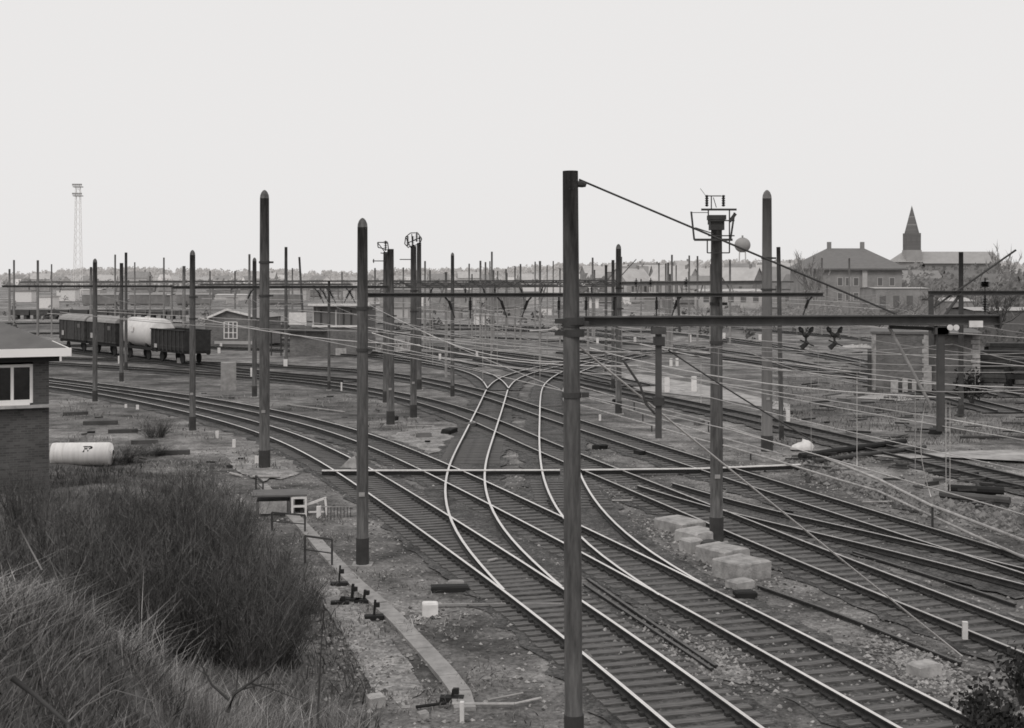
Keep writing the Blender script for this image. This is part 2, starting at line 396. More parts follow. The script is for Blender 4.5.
for i, (pts, lab) in enumerate([([(0, 333), (200, 331), (400, 333), (560, 340)], 'far siding behind the goods wagons, nearest of the distant ones'), ([(0, 323), (300, 321), (520, 326), (620, 331)], 'far siding crossing behind the gabled house'), ([(0, 346), (60, 345), (140, 343), (230, 340)], 'siding just beyond the goods wagons'), ([(630, 324), (720, 326), (860, 337), (1030, 358)], 'furthest right-hand siding, just below the girder'), ([(330, 352), (400, 351), (480, 355), (560, 366), (640, 384)], 'far connecting line behind the crossing'), ([(380, 330), (480, 328), (580, 332), (640, 338)], 'distant siding behind the crossing'), ([(560, 352), (640, 349), (740, 357), (840, 371), (960, 392)], 'siding running under the girder insulators')]):
    CL['K%d' % i] = px_line(pts); track('K%d' % i, lab, 15+i, 'railtop' if i % 2 else 'raildull', 0, sl=False)
# switch blades and check rails as loose rails
def loose_rail(pts, label, top='railrust', z=-.12):
    P = smooth(resample([at(x, y, ZR+z) for x, y in pts], .8), 3)
    o = rail_mb(P, 0, z).build('rail', ['rust', top]); o.name = 'spare_rail'
    return tag(o, label, 'rail', 'loose rails lying between the tracks')
loose_rail([(584, 583), (640, 620), (712, 668)], 'dark spare rail lying right of the near mast between two lines')
loose_rail([(588, 578), (645, 617), (716, 665)], 'second spare rail lying against the dark one right of the near mast')
loose_rail([(758, 585), (837, 612), (925, 648), (966, 664)], 'spare rail lying below the stone blocks towards the dark bush')
loose_rail([(853, 551), (943, 579), (1020, 605)], 'rusty spare rail lying in the right-hand tracks')
# ------------------------------------------------------------------ masts
def mast(px, yb, yt, w, label, cap='flat', m='mast', n=14, group='catenary masts of the yard', foot=True, collar=None, base=True, lean=0):
    p = at(px, yb); Y = p.y; zt = H-(yt-HZ)*Y/F; r = w/2*Y/F
    root = empty('catenary_mast', p, 0, label, 'mast', group)
    b = MB(); top = zt-(r*1.6 if cap == 'round' else .0)
    b.tube([(0, 0, -.3), (lean*.25, 0, top*.25), (lean*.7, 0, top*.7), (lean, 0, top)], [r*1.03, r*1.02, r*.95, r*.88], n)
    b.build('shaft', m, root, smooth=True)
    if cap == 'round':
        c = MB(); c.tube([(lean, 0, top-.003), (lean, 0, top+r*.6), (lean, 0, top+r*1.15), (lean, 0, top+r*1.5), (lean, 0, top+r*1.62)], [r*.885, r*.82, r*.6, r*.3, r*.04], n)
        c.build('cap', m, root, smooth=True)
    elif cap == 'plate':
        c = MB(); c.box(-r*1.35, r*1.35, -r*1.35, r*1.35, top+.002, top+.14); c.box(-r*1.1, r*1.1, -r*1.1, r*1.1, top-.3, top+.0); c.build('cap', 'mastd', root)
    if foot:
        c = MB(); c.tube([(0, 0, -.3), (0, 0, min(.75, zt*.08))], [r*1.14, r*1.14], n); c.build('dark_foot', 'mastd', root)
        c = MB(); c.box(-r*1.75, r*1.75, -r*1.75, r*1.75, -.4, .035); c.build('foundation', 'trough', root)
    if collar:
        for cz in collar:
            c = MB(); c.tube([(0, 0, cz-.06), (0, 0, cz+.06)], r*1.2, n); c.box(-r*2.2, r*.2, -r*.5, r*.5, cz-.04, cz+.04); c.build('clamp', 'mastd', root)
    if w > 5.5 and foot:
        for cz in (zt*.62, zt*.74):
            c = MB(); c.tube([(lean*.6, 0, cz-.045), (lean*.6, 0, cz+.045)], r*1.1, n); c.box(r*.9, r*1.7, -.05, .05, cz-.04, cz+.04); c.build('band', 'mastd', root)
        if w < 15: c = MB(); c.box(-.08, .08, -r*1.12, -r*1.07, zt*.2, zt*.2+.12); c.build('number_plate', 'trough', root)
    return root
near = mast(574, 760, 171, 17.5, 'tallest and nearest grey steel mast rising from the bottom edge', 'none', foot=True, collar=[H-(318-HZ)*21.26/F-.05, H-(333-HZ)*21.26/F], lean=-.06)
b = MB()
for k in range(3): b.tube([(-.08+.06*k, -.125, 9.47), (-.08+.06*k, -.16, 9.47)], .012, 6); b.tube([(-.08+.06*k, -.125, 9.33), (-.08+.06*k, -.16, 9.33)], .012, 6)
b.tube([(.03, 0, 9.42), (.14, 0, 9.42), (.2, 0, 9.4)], [.05, .06, .03], 8); b.build('stay_lug', 'mastd', near)
mast(264.5, 468, 190, 10.4, 'tall round-topped mast on the left above the white hut frame', 'round')
mast(362.5, 565, 218, 11.5, 'round-topped mast left of centre standing beside the slab path', 'round')
m717 = mast(716.5, 542, 220, 12.5, 'mast carrying a switch frame and insulators on its flat top', 'plate')
mast(767, 452, 190, 10.6, 'tall pale round-topped mast just right of the switch mast', 'round', m='mastpale')
mast(192.5, 431, 250, 6.2, 'round-topped mast behind the bushes on the left, by the open wagon', 'round')
mast(95, 402, 258.5, 4.8, 'mast right of the near brick cabin, in front of the covered wagon', 'round')
mast(121.5, 382, 263, 4.0, 'shorter mast in front of the tank wagon', 'flat')
mast(126, 371, 252.5, 3.0, 'thin taller mast close behind the shorter one by the tank wagon', 'flat', n=8)
mast(254.5, 397, 257.5, 4.6, 'slim mast just left of the tall round-topped left-hand mast', 'round')
mast(286, 367.5, 247, 3.4, 'thin mast with white bands near its foot', 'flat', n=8)
mast(305, 352, 257, 2.4, 'thin leaning mast beside the white wall panel', 'flat', n=8, lean=-.6)
mast(329, 390, 281, 3.0, 'short mast before the glazed signal cabin', 'flat', n=8)
m390 = mast(390.5, 425, 249, 7.4, 'paired mast with a small wire frame on top, left one of two frame-topped masts', 'flat')
mast(385.5, 403, 252, 5.0, 'thinner mast close behind the left frame-topped mast', 'flat')
m413 = mast(413.5, 418, 246, 6.4, 'mast crowned by a round cluster of insulators', 'flat')
mast(419, 390, 243, 5.0, 'mast half hidden behind the insulator-crowned mast', 'flat')
mast(452.5, 397, 252.5, 3.8, 'slim mast between the insulator mast and the crossing tracks', 'round')
mast(618.5, 414, 244, 6.0, 'round-topped mast right of the near mast, holding the lattice girder', 'round')
mast(613, 389, 260, 3.6, 'thin mast just left of the round-topped mast behind the near girder', 'flat', n=8)
mast(606, 372, 265, 3.0, 'thin dark mast second left of the round-topped mast behind the girder', 'flat', n=8)
mast(781.5, 441, 247, 4.6, 'thin dark mast just right of the tall pale mast', 'flat', n=8, lean=-.15)
mast(961, 418, 252, 5.2, 'dark mast on the right standing before the brick building', 'flat', m='mastd', n=10)
for px, yb, yt, w, lab in [
    (14, 328, 260, 2.2, 'thin far mast above the near cabin roof at left edge'), (9.5, 322, 269, 2.4, 'short far mast at the extreme left edge'),
    (91, 345, 267, 3.0, 'far mast hidden just left of the covered wagon mast'), (184, 346, 266, 3.6, 'far mast just left of the open wagon mast'),
    (172, 330, 285, 2.0, 'low far post above the open wagon'), (210, 325, 271, 1.8, 'thin far mast above the small gabled house'),
    (235, 330, 271, 1.8, 'thin far mast right of the gabled house ridge'), (506, 345, 269, 1.7, 'thin far mast, leftmost of the group beyond the crossing'),
    (515, 350, 266, 1.6, 'thin far mast second from left beyond the crossing'), (520.5, 350, 264, 2.0, 'far mast third from left beyond the crossing'),
    (540, 364, 261, 2.6, 'far mast left of the near mast beyond the crossing'), (588, 354, 289, 2.6, 'short far mast just right of the near mast'),
    (670, 350, 274, 2.0, 'far mast standing before the pale roofed houses'), (697.5, 346, 256, 2.0, 'tall thin far mast left of the switch mast'),
    (711, 352, 264, 2.6, 'far mast partly behind the switch mast'), (730, 342, 260, 2.2, 'thin far mast between the switch mast and the water tower'),
    (446, 377, 272, 2.6, 'far mast left of the slim mast by the crossing'), (375, 340, 268, 1.8, 'thin far mast right of the left-centre round-topped mast'),
    (430, 350, 270, 1.6, 'thin far mast right of the insulator mast'), (472, 340, 274, 1.5, 'thin far mast above the left half of the crossing'),
    (827, 330, 284, 2.0, 'far post at the end of the middle girder'), (641, 336, 279, 1.6, 'far thin post left of the pale houses'),
    (150, 322, 276, 1.6, 'thin far post above the tank wagon'), (342, 330, 272, 1.6, 'thin far post above the signal cabin roof'), (560, 345, 268, 1.6, 'far post behind the near mast')]:
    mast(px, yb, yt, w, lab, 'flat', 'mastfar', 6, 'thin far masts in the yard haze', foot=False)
ORD = ('first second third fourth fifth sixth seventh eighth ninth tenth eleventh twelfth thirteenth fourteenth fifteenth sixteenth seventeenth eighteenth nineteenth twentieth').split()
for zone, x0, x1, n_ in (('over far left yard', 20, 350, 9), ('between frame-topped masts and near mast', 398, 556, 14), ('between near mast and switch mast', 592, 706, 11), ('between pale mast and brick building', 790, 860, 4)):
    X_ = sorted(R.uniform(x0, x1) for _ in range(n_))
    for i, px in enumerate(X_):
        yb = R.uniform(318, 356); Y = F*H/(yb-HZ); zt = R.uniform(8.3, 10.5)
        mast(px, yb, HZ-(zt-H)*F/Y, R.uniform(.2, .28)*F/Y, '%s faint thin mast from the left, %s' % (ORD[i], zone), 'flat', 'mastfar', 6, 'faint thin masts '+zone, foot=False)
# gear on mast tops (parts of the masts)
def insul(b, p, l=.45, r=.07, n=8):
    p = Vector(p); pts = [p]; rr = [.03]
    for k in range(5):
        z = l*(k+.5)/5; pts += [p+Vector((0, 0, z-.02)), p+Vector((0, 0, z)), p+Vector((0, 0, z+.03))]; rr += [.035, r, .035]
    pts.append(p+Vector((0, 0, l))); rr.append(.03); b.tube(pts, rr, n)
def frame717():
    Y = m717.location.y
    def L(x, y): q = dep(x, y, Y)-m717.location; return Vector((q.x, -.26, q.z))
    b = MB()
    S = lambda a, c, w=.035: b.bar(L(*a), L(*c), w, w)
    S((700, 210), (735, 210), .06); S((690, 212), (693, 240), .05); S((693, 240), (731, 240), .07); S((733, 213), (729, 240), .05)
    S((706, 240), (706, 253)); S((706, 253), (728, 253)); S((728, 240), (728, 253)); S((690, 213), (707, 213), .02); S((707, 211), (707, 225)); S((728, 211), (728, 240))
    S((707, 221), (733, 221)); S((728, 222), (734, 214), .09); S((694, 228), (712, 234), .03); S((707, 236), (733, 236)); S((710, 197), (710, 209), .03)
    b.build('switch_frame', 'mastd', m717)
    for (x, y) in ((705.5, 207), (722, 207)):
        c = MB(); q = L(x, y); insul(c, q, .34, .06); c.build('insulator', 'ceramic', m717)
    c = MB(); c.bar(L(704, 196.5), L(720, 196.5), .03, .03); c.bar(L(712, 198), L(715, 208), .02, .02); c.bar(L(699, 189), L(705, 197), .012, .012); c.build('jumper', 'mastd', m717)
frame717()
def frame_small(m, pts, ins):
    Y = m.location.y; b = MB()
    def L(x, y): q = dep(x, y, Y)-m.location; return Vector((q.x, -.2, q.z))
    for a, c in pts: b.bar(L(*a), L(*c), .05, .05)
    b.bar(L(*pts[0][0])+Vector((0, 0, -.01)), Vector((0, 0, L(*pts[0][0]).z-.9)), .04, .04)
    b.build('switch_frame', 'mastd', m)
    for x, y in ins:
        c = MB(); insul(c, L(x, y), .55, .13); c.build('insulator', 'ceramic', m)
frame_small(m390, [((378, 242.5), (388, 242.5)), ((378, 242.5), (378.5, 247.5)), ((388, 242.5), (389, 250)), ((378.5, 247.5), (385, 249)), ((373, 261), (387, 261)), ((381, 253), (388, 254)), ((374, 259), (374, 263))], [(386, 251)])
frame_small(m413, [((406, 237), (405, 244)), ((405, 244), (409, 248)), ((406, 237), (411, 233)), ((411, 233), (418, 233)), ((418, 233), (422, 239)), ((422, 239), (420, 244)), ((409, 247), (420, 244)), ((400, 259.5), (411, 259.5)), ((408, 243), (420, 238)), ((412, 234), (413, 247))], [(408, 246), (417, 242), (420, 246), (413, 246)])
# ------------------------------------------------------------------ girders
def girder(P0, P1, hgt, label, m='girder', lattice=False, group=None):
    P0, P1 = Vector(P0), Vector(P1); root = empty('portal_girder', P0, 0, label, 'girder', group, 'thing'); D = P1-P0; b = MB()
    u = D.normalized(); nrm = Vector((u.y, -u.x, 0))
    if not lattice:
        for s in (-1, 1): b.bar((0, 0, s*(hgt/2-.012)), D+Vector((0, 0, s*(hgt/2-.012))), .2, .024)
        b.bar((0, 0, 0), D, .02, hgt-.052)
    else:
        for s in (-1, 1):
            for t in (-1, 1): b.bar(nrm*.2*t+Vector((0, 0, s*hgt/2)), D+nrm*.2*t+Vector((0, 0, s*hgt/2)), .07, .07)
        n = int(D.length/.5)
        for i in range(n):
            for t in (-1, 1):
                a = u*(D.length*i/n)+nrm*.2*t; c = u*(D.length*(i+1)/n)+nrm*.2*t; s = 1 if i % 2 else -1
                b.bar(a+Vector((0, 0, s*(hgt/2-.04))), c+Vector((0, 0, -s*(hgt/2-.04))), .035, .035)
    b.build('girder_body', m, root)
    return root, P0
def hang_ins(gr, P, l, name='insulator', slant=0.0, r=.075):
    root, P0 = gr; b = MB(); p = Vector(P)-P0
    b.bar(p, p+Vector((slant*.3, 0, -.12)), .05, .05)
    pts = []; rr = []; p2 = p+Vector((slant*.3, 0, -.1)); d = Vector((slant, 0, -1)).normalized()
    for k in range(6):
        a = p2+d*(l*k/6)
        pts += [a, a+d*.02, a+d*.05]; rr += [.03, r, .035]
    b.tube(pts, rr, 8); b.tube([p2+d*l, p2+d*(l+.25)], .02, 6)
    b.build(name, 'ceramic', root)
Yg = 22.0
g1 = girder(dep(578, 321.5, Yg), dep(998, 319.6, Yg), .172, 'near long cantilever girder carried by the tallest mast')
root1, o1 = g1
b = MB(); e = dep(998, 319.6, Yg)-o1; b.box(e.x-.01, e.x+.02, e.y-.13, e.y+.13, e.z-.13, e.z+.1); b.build('end_plate', 'mastd', root1)
def drop_post(px, y0, y1, arms, w=.1):
    a = dep(px, y0, Yg)-o1; c = dep(px, y1, Yg)-o1; b = MB()
    b.bar(a, c, w, w); b.bar(a+Vector((0, 0, -.005)), a+Vector((0, 0, -.12)), .24, .2)
    post = b.build('drop_post', 'girder', root1)
    for (x, y) in arms:
        q = dep(x, y, Yg)-o1; k = MB(); k.box(q.x-.09, q.x+.09, q.y-.1, q.y+.1, q.z-.07, q.z+.07); k.build('clamp', 'mastd', post)
drop_post(658.5, 327, 438, [(659, 341), (658.5, 401)])
drop_post(940.5, 327, 431, [(941, 330)], .11)
b = MB(); b.tube([dep(623, 360, 22.1)-o1, dep(640, 385, 22.1)-o1, dep(646, 404, 22.1)-o1, dep(655, 414, 22.1)-o1], .022, 8)
b.tube([dep(644, 400, 22.1)-o1, dep(657, 402, 22.1)-o1], .02, 8); b.build('registration_arm', 'girder', root1)
b = MB(); b.tube([dep(889, 327, 22.1)-o1, dep(931, 406, 22.1)-o1], .028, 8); b.build('diagonal_stay', 'trough', root1)
b = MB(); b.bar(dep(889, 327, 22.1)-o1, dep(938, 329, 22.1)-o1, .06, .06); b.build('stay_bracket', 'mastd', root1)
for xa, xb in ((799, 813), (827, 842)):      # pairs of slanted insulators under the girder
    mid = (xa+xb)/2; b = MB()
    for x, s in ((xa, 1), (xb, -1)):
        q = dep(x, 327, Yg)-o1; d = Vector((s*.12, 0, -.17)); b.tube([q, q+d*.3, q+d*.55, q+d*.8, q+d*1.1], [.02, .045, .025, .04, .015], 8)
    q = dep(mid, 337, Yg)-o1; b.tube([q, q+Vector((0, 0, -.1))], .02, 6); b.build('insulator_pair', 'ceramic', root1)
    c = MB(); c.tube([dep(mid-5, 348, Yg)-o1, dep(mid+2, 342, Yg)-o1], [.05, .035], 8); c.tube([dep(mid-6, 340, Yg-.1)-o1, dep(mid+8, 346, Yg-.1)-o1], .012, 6); c.build('section_insulator', 'ceramic', root1)
b = MB(); q = dep(976, 324, Yg-.14)-o1; b.box(q.x-.115, q.x+.115, q.y-.01, q.y+.01, q.z-.055, q.z+.055); b.build('blank_plate', 'white', root1)
b = MB(); q = dep(953, 327.5, Yg-.14)-o1
for s in (-1, 1): b.tube([q+Vector((s*.052-.0, 0, 0)), q+Vector((s*.052, -.02, 0))], .05, 12)
b.build('lamp_disc', 'white', root1)
Y2 = 37.4
g2 = girder(dep(366, 295.2, 36.2), dep(823, 294.6, 39.2), .125, 'middle girder from the left-centre mast across the switch mast')
for x in (440, 464, 490, 523, 550, 577, 605, 648, 673, 811):
    t = (x-366)/457; P = g2[1].lerp(dep(823, 294.6, 39.2), t); P.z -= .06
    hang_ins(g2, P, .26, slant=R.choice((-.35, 0, .35)), r=.055)
b = MB()
for x, l in ((670, 1.1), (714, 1.0), (606, 1.2)):
    t = (x-366)/457; P = g2[1].lerp(dep(823, 294.6, 39.2), t)-g2[1]; b = MB(); b.bar(P+Vector((0, 0, -.05)), P+Vector((.05, 0, -l)), .07, .07); b.build('drop_post', 'girder', g2[0])
g3 = girder(dep(172, 287.4, 66.5), dep(388, 287, 69.2), .16, 'far left girder from the open wagon mast to the frame-topped mast')
for x in (253, 313, 318, 325, 345, 352):
    t = (x-195)/193; P = dep(195, 287.3, 66.7).lerp(dep(388, 287, 69.2), t); P.z -= .08; hang_ins(g3, P, .5, slant=R.choice((-.5, .5)), r=.12)
g4 = girder(dep(393, 284.5, 69.6), dep(618, 283.2, 74.8), .34, 'lattice girder crossing behind the middle girder', lattice=True)
for x in (431, 462, 478, 491, 515, 540, 565, 590):
    t = (x-393)/225; P = g4[1].lerp(dep(618, 283.2, 74.8), t); P.z -= .17; hang_ins(g4, P, .4, slant=R.choice((-.3, 0, .3)), r=.09)
g5 = girder(dep(620, 283.6, 75), dep(766, 282.6, 58.9), .2, 'thin girder between the round-topped mast and the tall pale mast', 'girderfar')
for x in (640, 657, 695): 
    t = (x-620)/146; P = g5[1].lerp(dep(766, 282.6, 58.9), t); hang_ins(g5, P+Vector((0, 0, .3)), .4, r=.16)
g6 = girder(dep(2, 286.3, 83), dep(173, 286.3, 83), .14, 'far left girder over the wagons')
g7 = girder(dep(928, 293, 43), dep(1060, 293, 43), .16, 'short girder at right edge before the church')
b = MB(); b.bar(dep(931, 295.5, 43)-g7[1], dep(931.5, 366, 43)-g7[1], .14, .14); b.build('drop_post', 'girder', g7[0])
hang_ins(g7, dep(985, 295, 43), .5, r=.12); hang_ins(g7, dep(985, 293, 43)+Vector((0, 0, .5)), .2, r=.2)
b = MB(); b.tube([dep(931, 355, 43)-g7[1], dep(942, 336, 43)-g7[1]], .05, 8); b.tube([dep(944, 316, 43)-g7[1], dep(962, 292, 43)-g7[1]], .05, 8); b.build('diagonal_stay', 'girder', g7[0])
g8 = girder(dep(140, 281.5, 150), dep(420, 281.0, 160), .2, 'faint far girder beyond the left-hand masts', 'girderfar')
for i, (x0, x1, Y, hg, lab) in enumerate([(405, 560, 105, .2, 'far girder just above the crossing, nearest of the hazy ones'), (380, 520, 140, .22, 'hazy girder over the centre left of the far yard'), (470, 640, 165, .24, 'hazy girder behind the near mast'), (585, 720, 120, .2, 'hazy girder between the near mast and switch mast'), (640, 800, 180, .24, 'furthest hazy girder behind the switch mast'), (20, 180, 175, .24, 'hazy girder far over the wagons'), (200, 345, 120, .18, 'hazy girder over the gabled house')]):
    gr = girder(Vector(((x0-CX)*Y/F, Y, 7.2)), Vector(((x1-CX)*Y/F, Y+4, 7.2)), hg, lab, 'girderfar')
    nI = 6
    for k in range(nI):
        t = (k+.5)/nI; P = gr[1].lerp(Vector(((x1-CX)*Y/F, Y+4, 7.2)), t); b = MB(); P = P-gr[1]; b.bar(P, P+Vector((R.choice((-.4, 0, .4)), 0, -1.4)), .12, .12); b.build('hanger', 'girderfar', gr[0])
# ------------------------------------------------------------------ wires
def sagline(a, b, sag, n=12): return [Vector(a).lerp(Vector(b), i/n)-Vector((0, 0, sag*4*(i/n)*(1-i/n))) for i in range(n+1)]
def wire(name, a, b, r, label, m='wire', sag=.1, cat='wire', group=None, n=12):
    return tag(MB().tube(sagline(a, b, sag, n), r, 5).build(name, m, None, True), label, cat, group)
wire('stay_cable', dep(579, 179.5, 21.6), dep(895, 313.5, 22.0), .018, 'dark stay cable slanting from the top of the tallest mast to the girder', 'cable', .0, 'cable')
wire('guy_wire', dep(558, 329, 21.2), at(962, 656), .019, 'bright taut guy wire from the tallest mast to the ground by the dark bush', 'wire', .02, 'cable')
b = MB(); b.tube([dep(530, 331, 24), dep(548, 330, 21.4), dep(556, 328, 21.2)], [.012, .012, .035], 6)
tag(b.build('feeder_tail', 'wire'), 'short wire tail with an insulator left of the tallest mast', 'cable')
wire('stay_cable', dep(620, 277, 74.8), dep(646, 258, 74.8)+Vector((0, 6, 0)), .03, 'dark guy rising right from the round-topped mast', 'cable', 0, 'cable')
wire('stay_cable', dep(930, 310, 43), dep(1016, 250, 43), .035, 'dark stay rising to the right edge before the church', 'cable', 0, 'cable')
wire('stay_cable', dep(668, 350, 22.1), dep(815, 442, 22.2), .014, 'dark diagonal bracing wire under the near girder', 'cable', .03, 'cable')
def ohl(key, label, ysup, zc=5.45, zm=6.75, r=.006, far=False):
    P = CL[key]; pts = []
    for Y in ysup:
        best = min(P, key=lambda p: abs(p.y-Y)); pts.append(Vector((best.x, best.y if abs(best.y-Y) < 4 else Y, 0)))
    root = empty('overhead_line', (pts[0].x, pts[0].y, zc), 0, label, 'overhead line', 'overhead lines above the tracks')
    off = root.location.copy(); me = MB(); cw = MB(); drs = []
    for i, (a, b_) in enumerate(zip(pts, pts[1:])):
        rr = r*(1+min(a.y, 110)/55)
        st = .18*(1 if i % 2 else -1)
        A = Vector((a.x+st, a.y, zm))-off; B = Vector((b_.x-st, b_.y, zm))-off
        sag = min(.95, .0009*(B-A).length**2+.25); me.tube(sagline(A, B, sag, 14), rr, 5)
        A2 = Vector((a.x+st, a.y, zc))-off; B2 = Vector((b_.x-st, b_.y, zc))-off; cw.tube([A2, B2], rr*1.15, 5)
        n = max(3, int((B-A).length/4))
        for k in range(1, n):
            t = k/n; drs.append((A2.lerp(B2, t), A.lerp(B, t)-Vector((0, 0, sag*4*t*(1-t))), rr*.6))
    me.build('messenger_wire', 'wirefar', root, True); cw.build('contact_wire', 'wire', root, True)
    for p, q, rr in drs[:90]: MB().tube([p, q], rr, 4).build('dropper', 'wirefar', root)
ohl('A', 'overhead line above the nearest running line', (13, 22.2, 37, 68, 93), 5.3)
ohl('B', 'overhead line above the second running line', (13, 22.2, 38, 68, 93))
ohl('D', 'overhead line above the third running line', (20, 38.5, 72, 98), 5.4)
ohl('C', 'overhead line above the fourth running line', (24, 39, 73, 100), 5.5)
ohl('SR', 'overhead line above the right-hand crossover arm', (92, 110, 125, 145), 5.5)
ohl('SL', 'overhead line above the left-hand crossover arm', (92, 112, 130, 145), 5.5)
ohl('I', 'overhead line above the far right-hand siding', (110, 130, 150, 175), 5.5)
ohl('J', 'overhead line above the nearer of the far right-hand sidings', (95, 115, 135, 155), 5.5)
ohl('F', 'overhead line above the rusty right-hand siding', (40, 60, 92), 5.6)
def pw(a, za, b, zb, r, label, sag=.15, m='wire'):
    r *= .52
    wire('overhead_wire', at(*a, za), at(*b, zb), r, label, m, sag, 'wire', 'single wires strung across the yard')
pw((575, 352), 5.6, (1030, 441), 5.4, .014, 'bright wire running down right beneath the near girder, upper one', .1)
pw((600, 366), 5.2, (1030, 472), 5.2, .013, 'bright wire running down right beneath the near girder, lower one', .1)
pw((700, 340), 6.0, (1030, 353), 6.0, .012, 'level wire crossing the face of the brick building', .2)
pw((700, 352), 5.6, (1030, 372), 5.6, .011, 'lower level wire crossing the face of the brick building', .2)
pw((362, 301), 7.0, (560, 389), 5.4, .014, 'bright wire from the left-centre mast towards the crossing', .1)
pw((362, 338), 5.8, (560, 373), 5.6, .018, 'bright wire above the left side of the crossing', .15)
pw((200, 318), 6.2, (420, 345), 5.8, .03, 'pale wire passing in front of the signal cabin', .2)
pw((60, 312), 6.3, (360, 331), 5.9, .03, 'pale wire above the wagons', .2, 'wirefar')
pw((366, 327), 6.0, (640, 352), 5.6, .022, 'pale wire over the middle of the far yard', .2)
pw((366, 346), 5.6, (700, 378), 5.5, .018, 'pale lower wire over the middle of the far yard', .2)
for i, (a, c, lab) in enumerate([((370, 318), (560, 340), 'first'), ((372, 333), (640, 366), 'second'), ((400, 322), (700, 356), 'third'), ((420, 330), (566, 362), 'fourth'), ((585, 340), (860, 372), 'fifth'), ((590, 348), (960, 398), 'sixth'), ((600, 338), (1030, 366), 'seventh'), ((640, 344), (1030, 388), 'eighth')]):
    pw(a, 6.2-.1*i, c, 5.9-.1*i, .03, lab+' of the thin pale wires over the far yard behind the near mast', .3, 'wire' if i % 2 else 'wirefar')
VX = sorted(R.uniform(400, 556) for _ in range(18))
for i, px in enumerate(VX):
    Y = R.uniform(85, 130); x = (px-CX)*Y/F; z1 = R.uniform(5.8, 7.2); b = MB(); b.tube([(x, Y, .6 if i % 3 else 2.5), (x, Y, z1)], .03, 5); tag(b.build('hanging_cable', 'wirefar'), ORD[i]+' from the left of the pale upright cables above the crossing', 'cable', 'pale upright cables above the crossing')
pw((590, 330), 6.0, (900, 378), 5.6, .014, 'pale wire behind the drop post of the near girder', .1, 'wirefar')
def hang(pxa, ya, pxb, yb, Y, label, bow=.1):
    a = dep(pxa, ya, Y); b_ = dep(pxb, yb, Y); a.z = max(a.z, .1); b_.z = max(b_.z, 0.0)
    P = [a.lerp(b_, t/10)+Vector((bow*math.sin(math.pi*t/10), 0, 0)) for t in range(11)]
    tag(MB().tube(P, .015, 5).build('hanging_cable', 'wire', None, True), label, 'cable')
hang(925, 404, 931, 497, 46.5, 'pale cable hanging left of the right-hand drop post', -.25)
hang(946, 400, 946, 500, 46, 'pale upright cable right of the right-hand drop post', 0)
hang(950, 402, 950, 497, 46, 'second pale upright cable right of the right-hand drop post', 0)
hang(857, 372, 857, 466, 54, 'thin upright pale cable left of the brick building', 0)
hang(701, 360, 701, 404, 80, 'thin upright pale cable left of the switch mast', 0)
# ------------------------------------------------------------------ pipes on low posts
def pipe(pts, r, z, label, posts=True, m='concretel', postm='mastd'):
    W = [at(x, y, z) for x, y in pts]; root = empty('pipe_run', (W[0].x, W[0].y, 0), 0, label, 'pipe', 'pale pipe runs on low posts'); off = root.location
    MB().tube([p-off for p in W], r, 8).build('pipe', m, root, True)
    if posts:
        Q = resample(W, 11.0)
        for q in Q[1:-1]: MB().box(q.x-off.x-.03, q.x-off.x+.03, q.y-off.y-.03, q.y-off.y+.03, -.1, z-r+.01).build('post', postm, root)
pipe([(580, 386.5), (639, 403), (661, 409), (700, 419), (730, 428), (791, 447)], .035, .5, 'uppermost pale pipe right of the near mast, ending at the white lump')
pipe([(580, 396), (617, 406), (664, 420), (700, 431), (730, 440), (788, 456)], .035, .4, 'middle pale pipe right of the near mast')
pipe([(580, 405), (617, 415.4), (651, 425), (700, 439.6), (730, 447), (791, 465), (840, 480), (878, 491), (930, 515), (973, 535), (1030, 560)], .04, .3, 'lowest and longest pale pipe, running down to the right edge')
pipe([(825, 457.5), (880, 480), (930, 505), (1030, 543)], .05, .7, 'raised pale pipe over the rubble at the right edge')
def duct(pts, w, h, z0, label, m='concretel', name='cable_duct'):
    W = [at(x, y, z0+h) for x, y in pts]; root = W[0].copy(); b = MB()
    for p, q in zip(W, W[1:]): b.bar(p-Vector((0, 0, h/2)), q-Vector((0, 0, h/2)), w, h)
    o = tag(b.build(name, 'black' if w > .1 else m), label, 'duct')  # wide ducts: black sides painted in place of the shadow below the top
    if w > .1:
        k = MB()
        for p, q in zip(W, W[1:]): k.bar(p+Vector((0, 0, .02)), q+Vector((0, 0, .02)), w*1.1, .036)
        k.build('lit_top_strip', 'white', o)  # white strip paints the bright upper face of the duct
    return o
duct([(322, 471), (560, 470.5)], .16, .15, .06, 'pale cross-yard duct left of the near mast, lying under the rails')
duct([(582, 470.3), (700, 469), (800, 465)], .16, .15, .06, 'pale cross-yard duct right of the near mast, ending by the white lump')
duct([(432, 604), (497, 603), (562, 603)], .06, .06, .0, 'thin rod running from the white box to the nearest line', 'trough')
# slab path
def slab_path():
    pts = [at(x, y, .06) for x, y in [(262, 484), (283, 506), (308, 530), (330, 556), (360, 586), (395, 616), (430, 653), (462, 690), (466, 712)]]
    P = smooth(resample(pts, .25), 6); b = MB(); step = 4
    for i in range(0, len(P)-step, step):
        a, c = P[i], P[i+step]; d = (c-a).normalized(); n = Vector((d.y, -d.x, 0)); w = .2+.003*R.uniform(-1, 1); dz = R.uniform(-.012, .012)
        g0, g1_ = a+d*.012, c-d*.012
        vs = [q+n*s*w+Vector((0, 0, dz+zz)) for zz in (-.2, 0) for q in (g0, g1_) for s in (-1, 1)]
        b.add(vs, [(0, 2, 3, 1), (4, 5, 7, 6), (0, 1, 5, 4), (2, 6, 7, 3), (0, 4, 6, 2), (1, 3, 7, 5)])
    return tag(b.build('cable_trough', 'trough'), 'pale concrete slab trough running down to the bottom edge', 'trough')
slab_path()
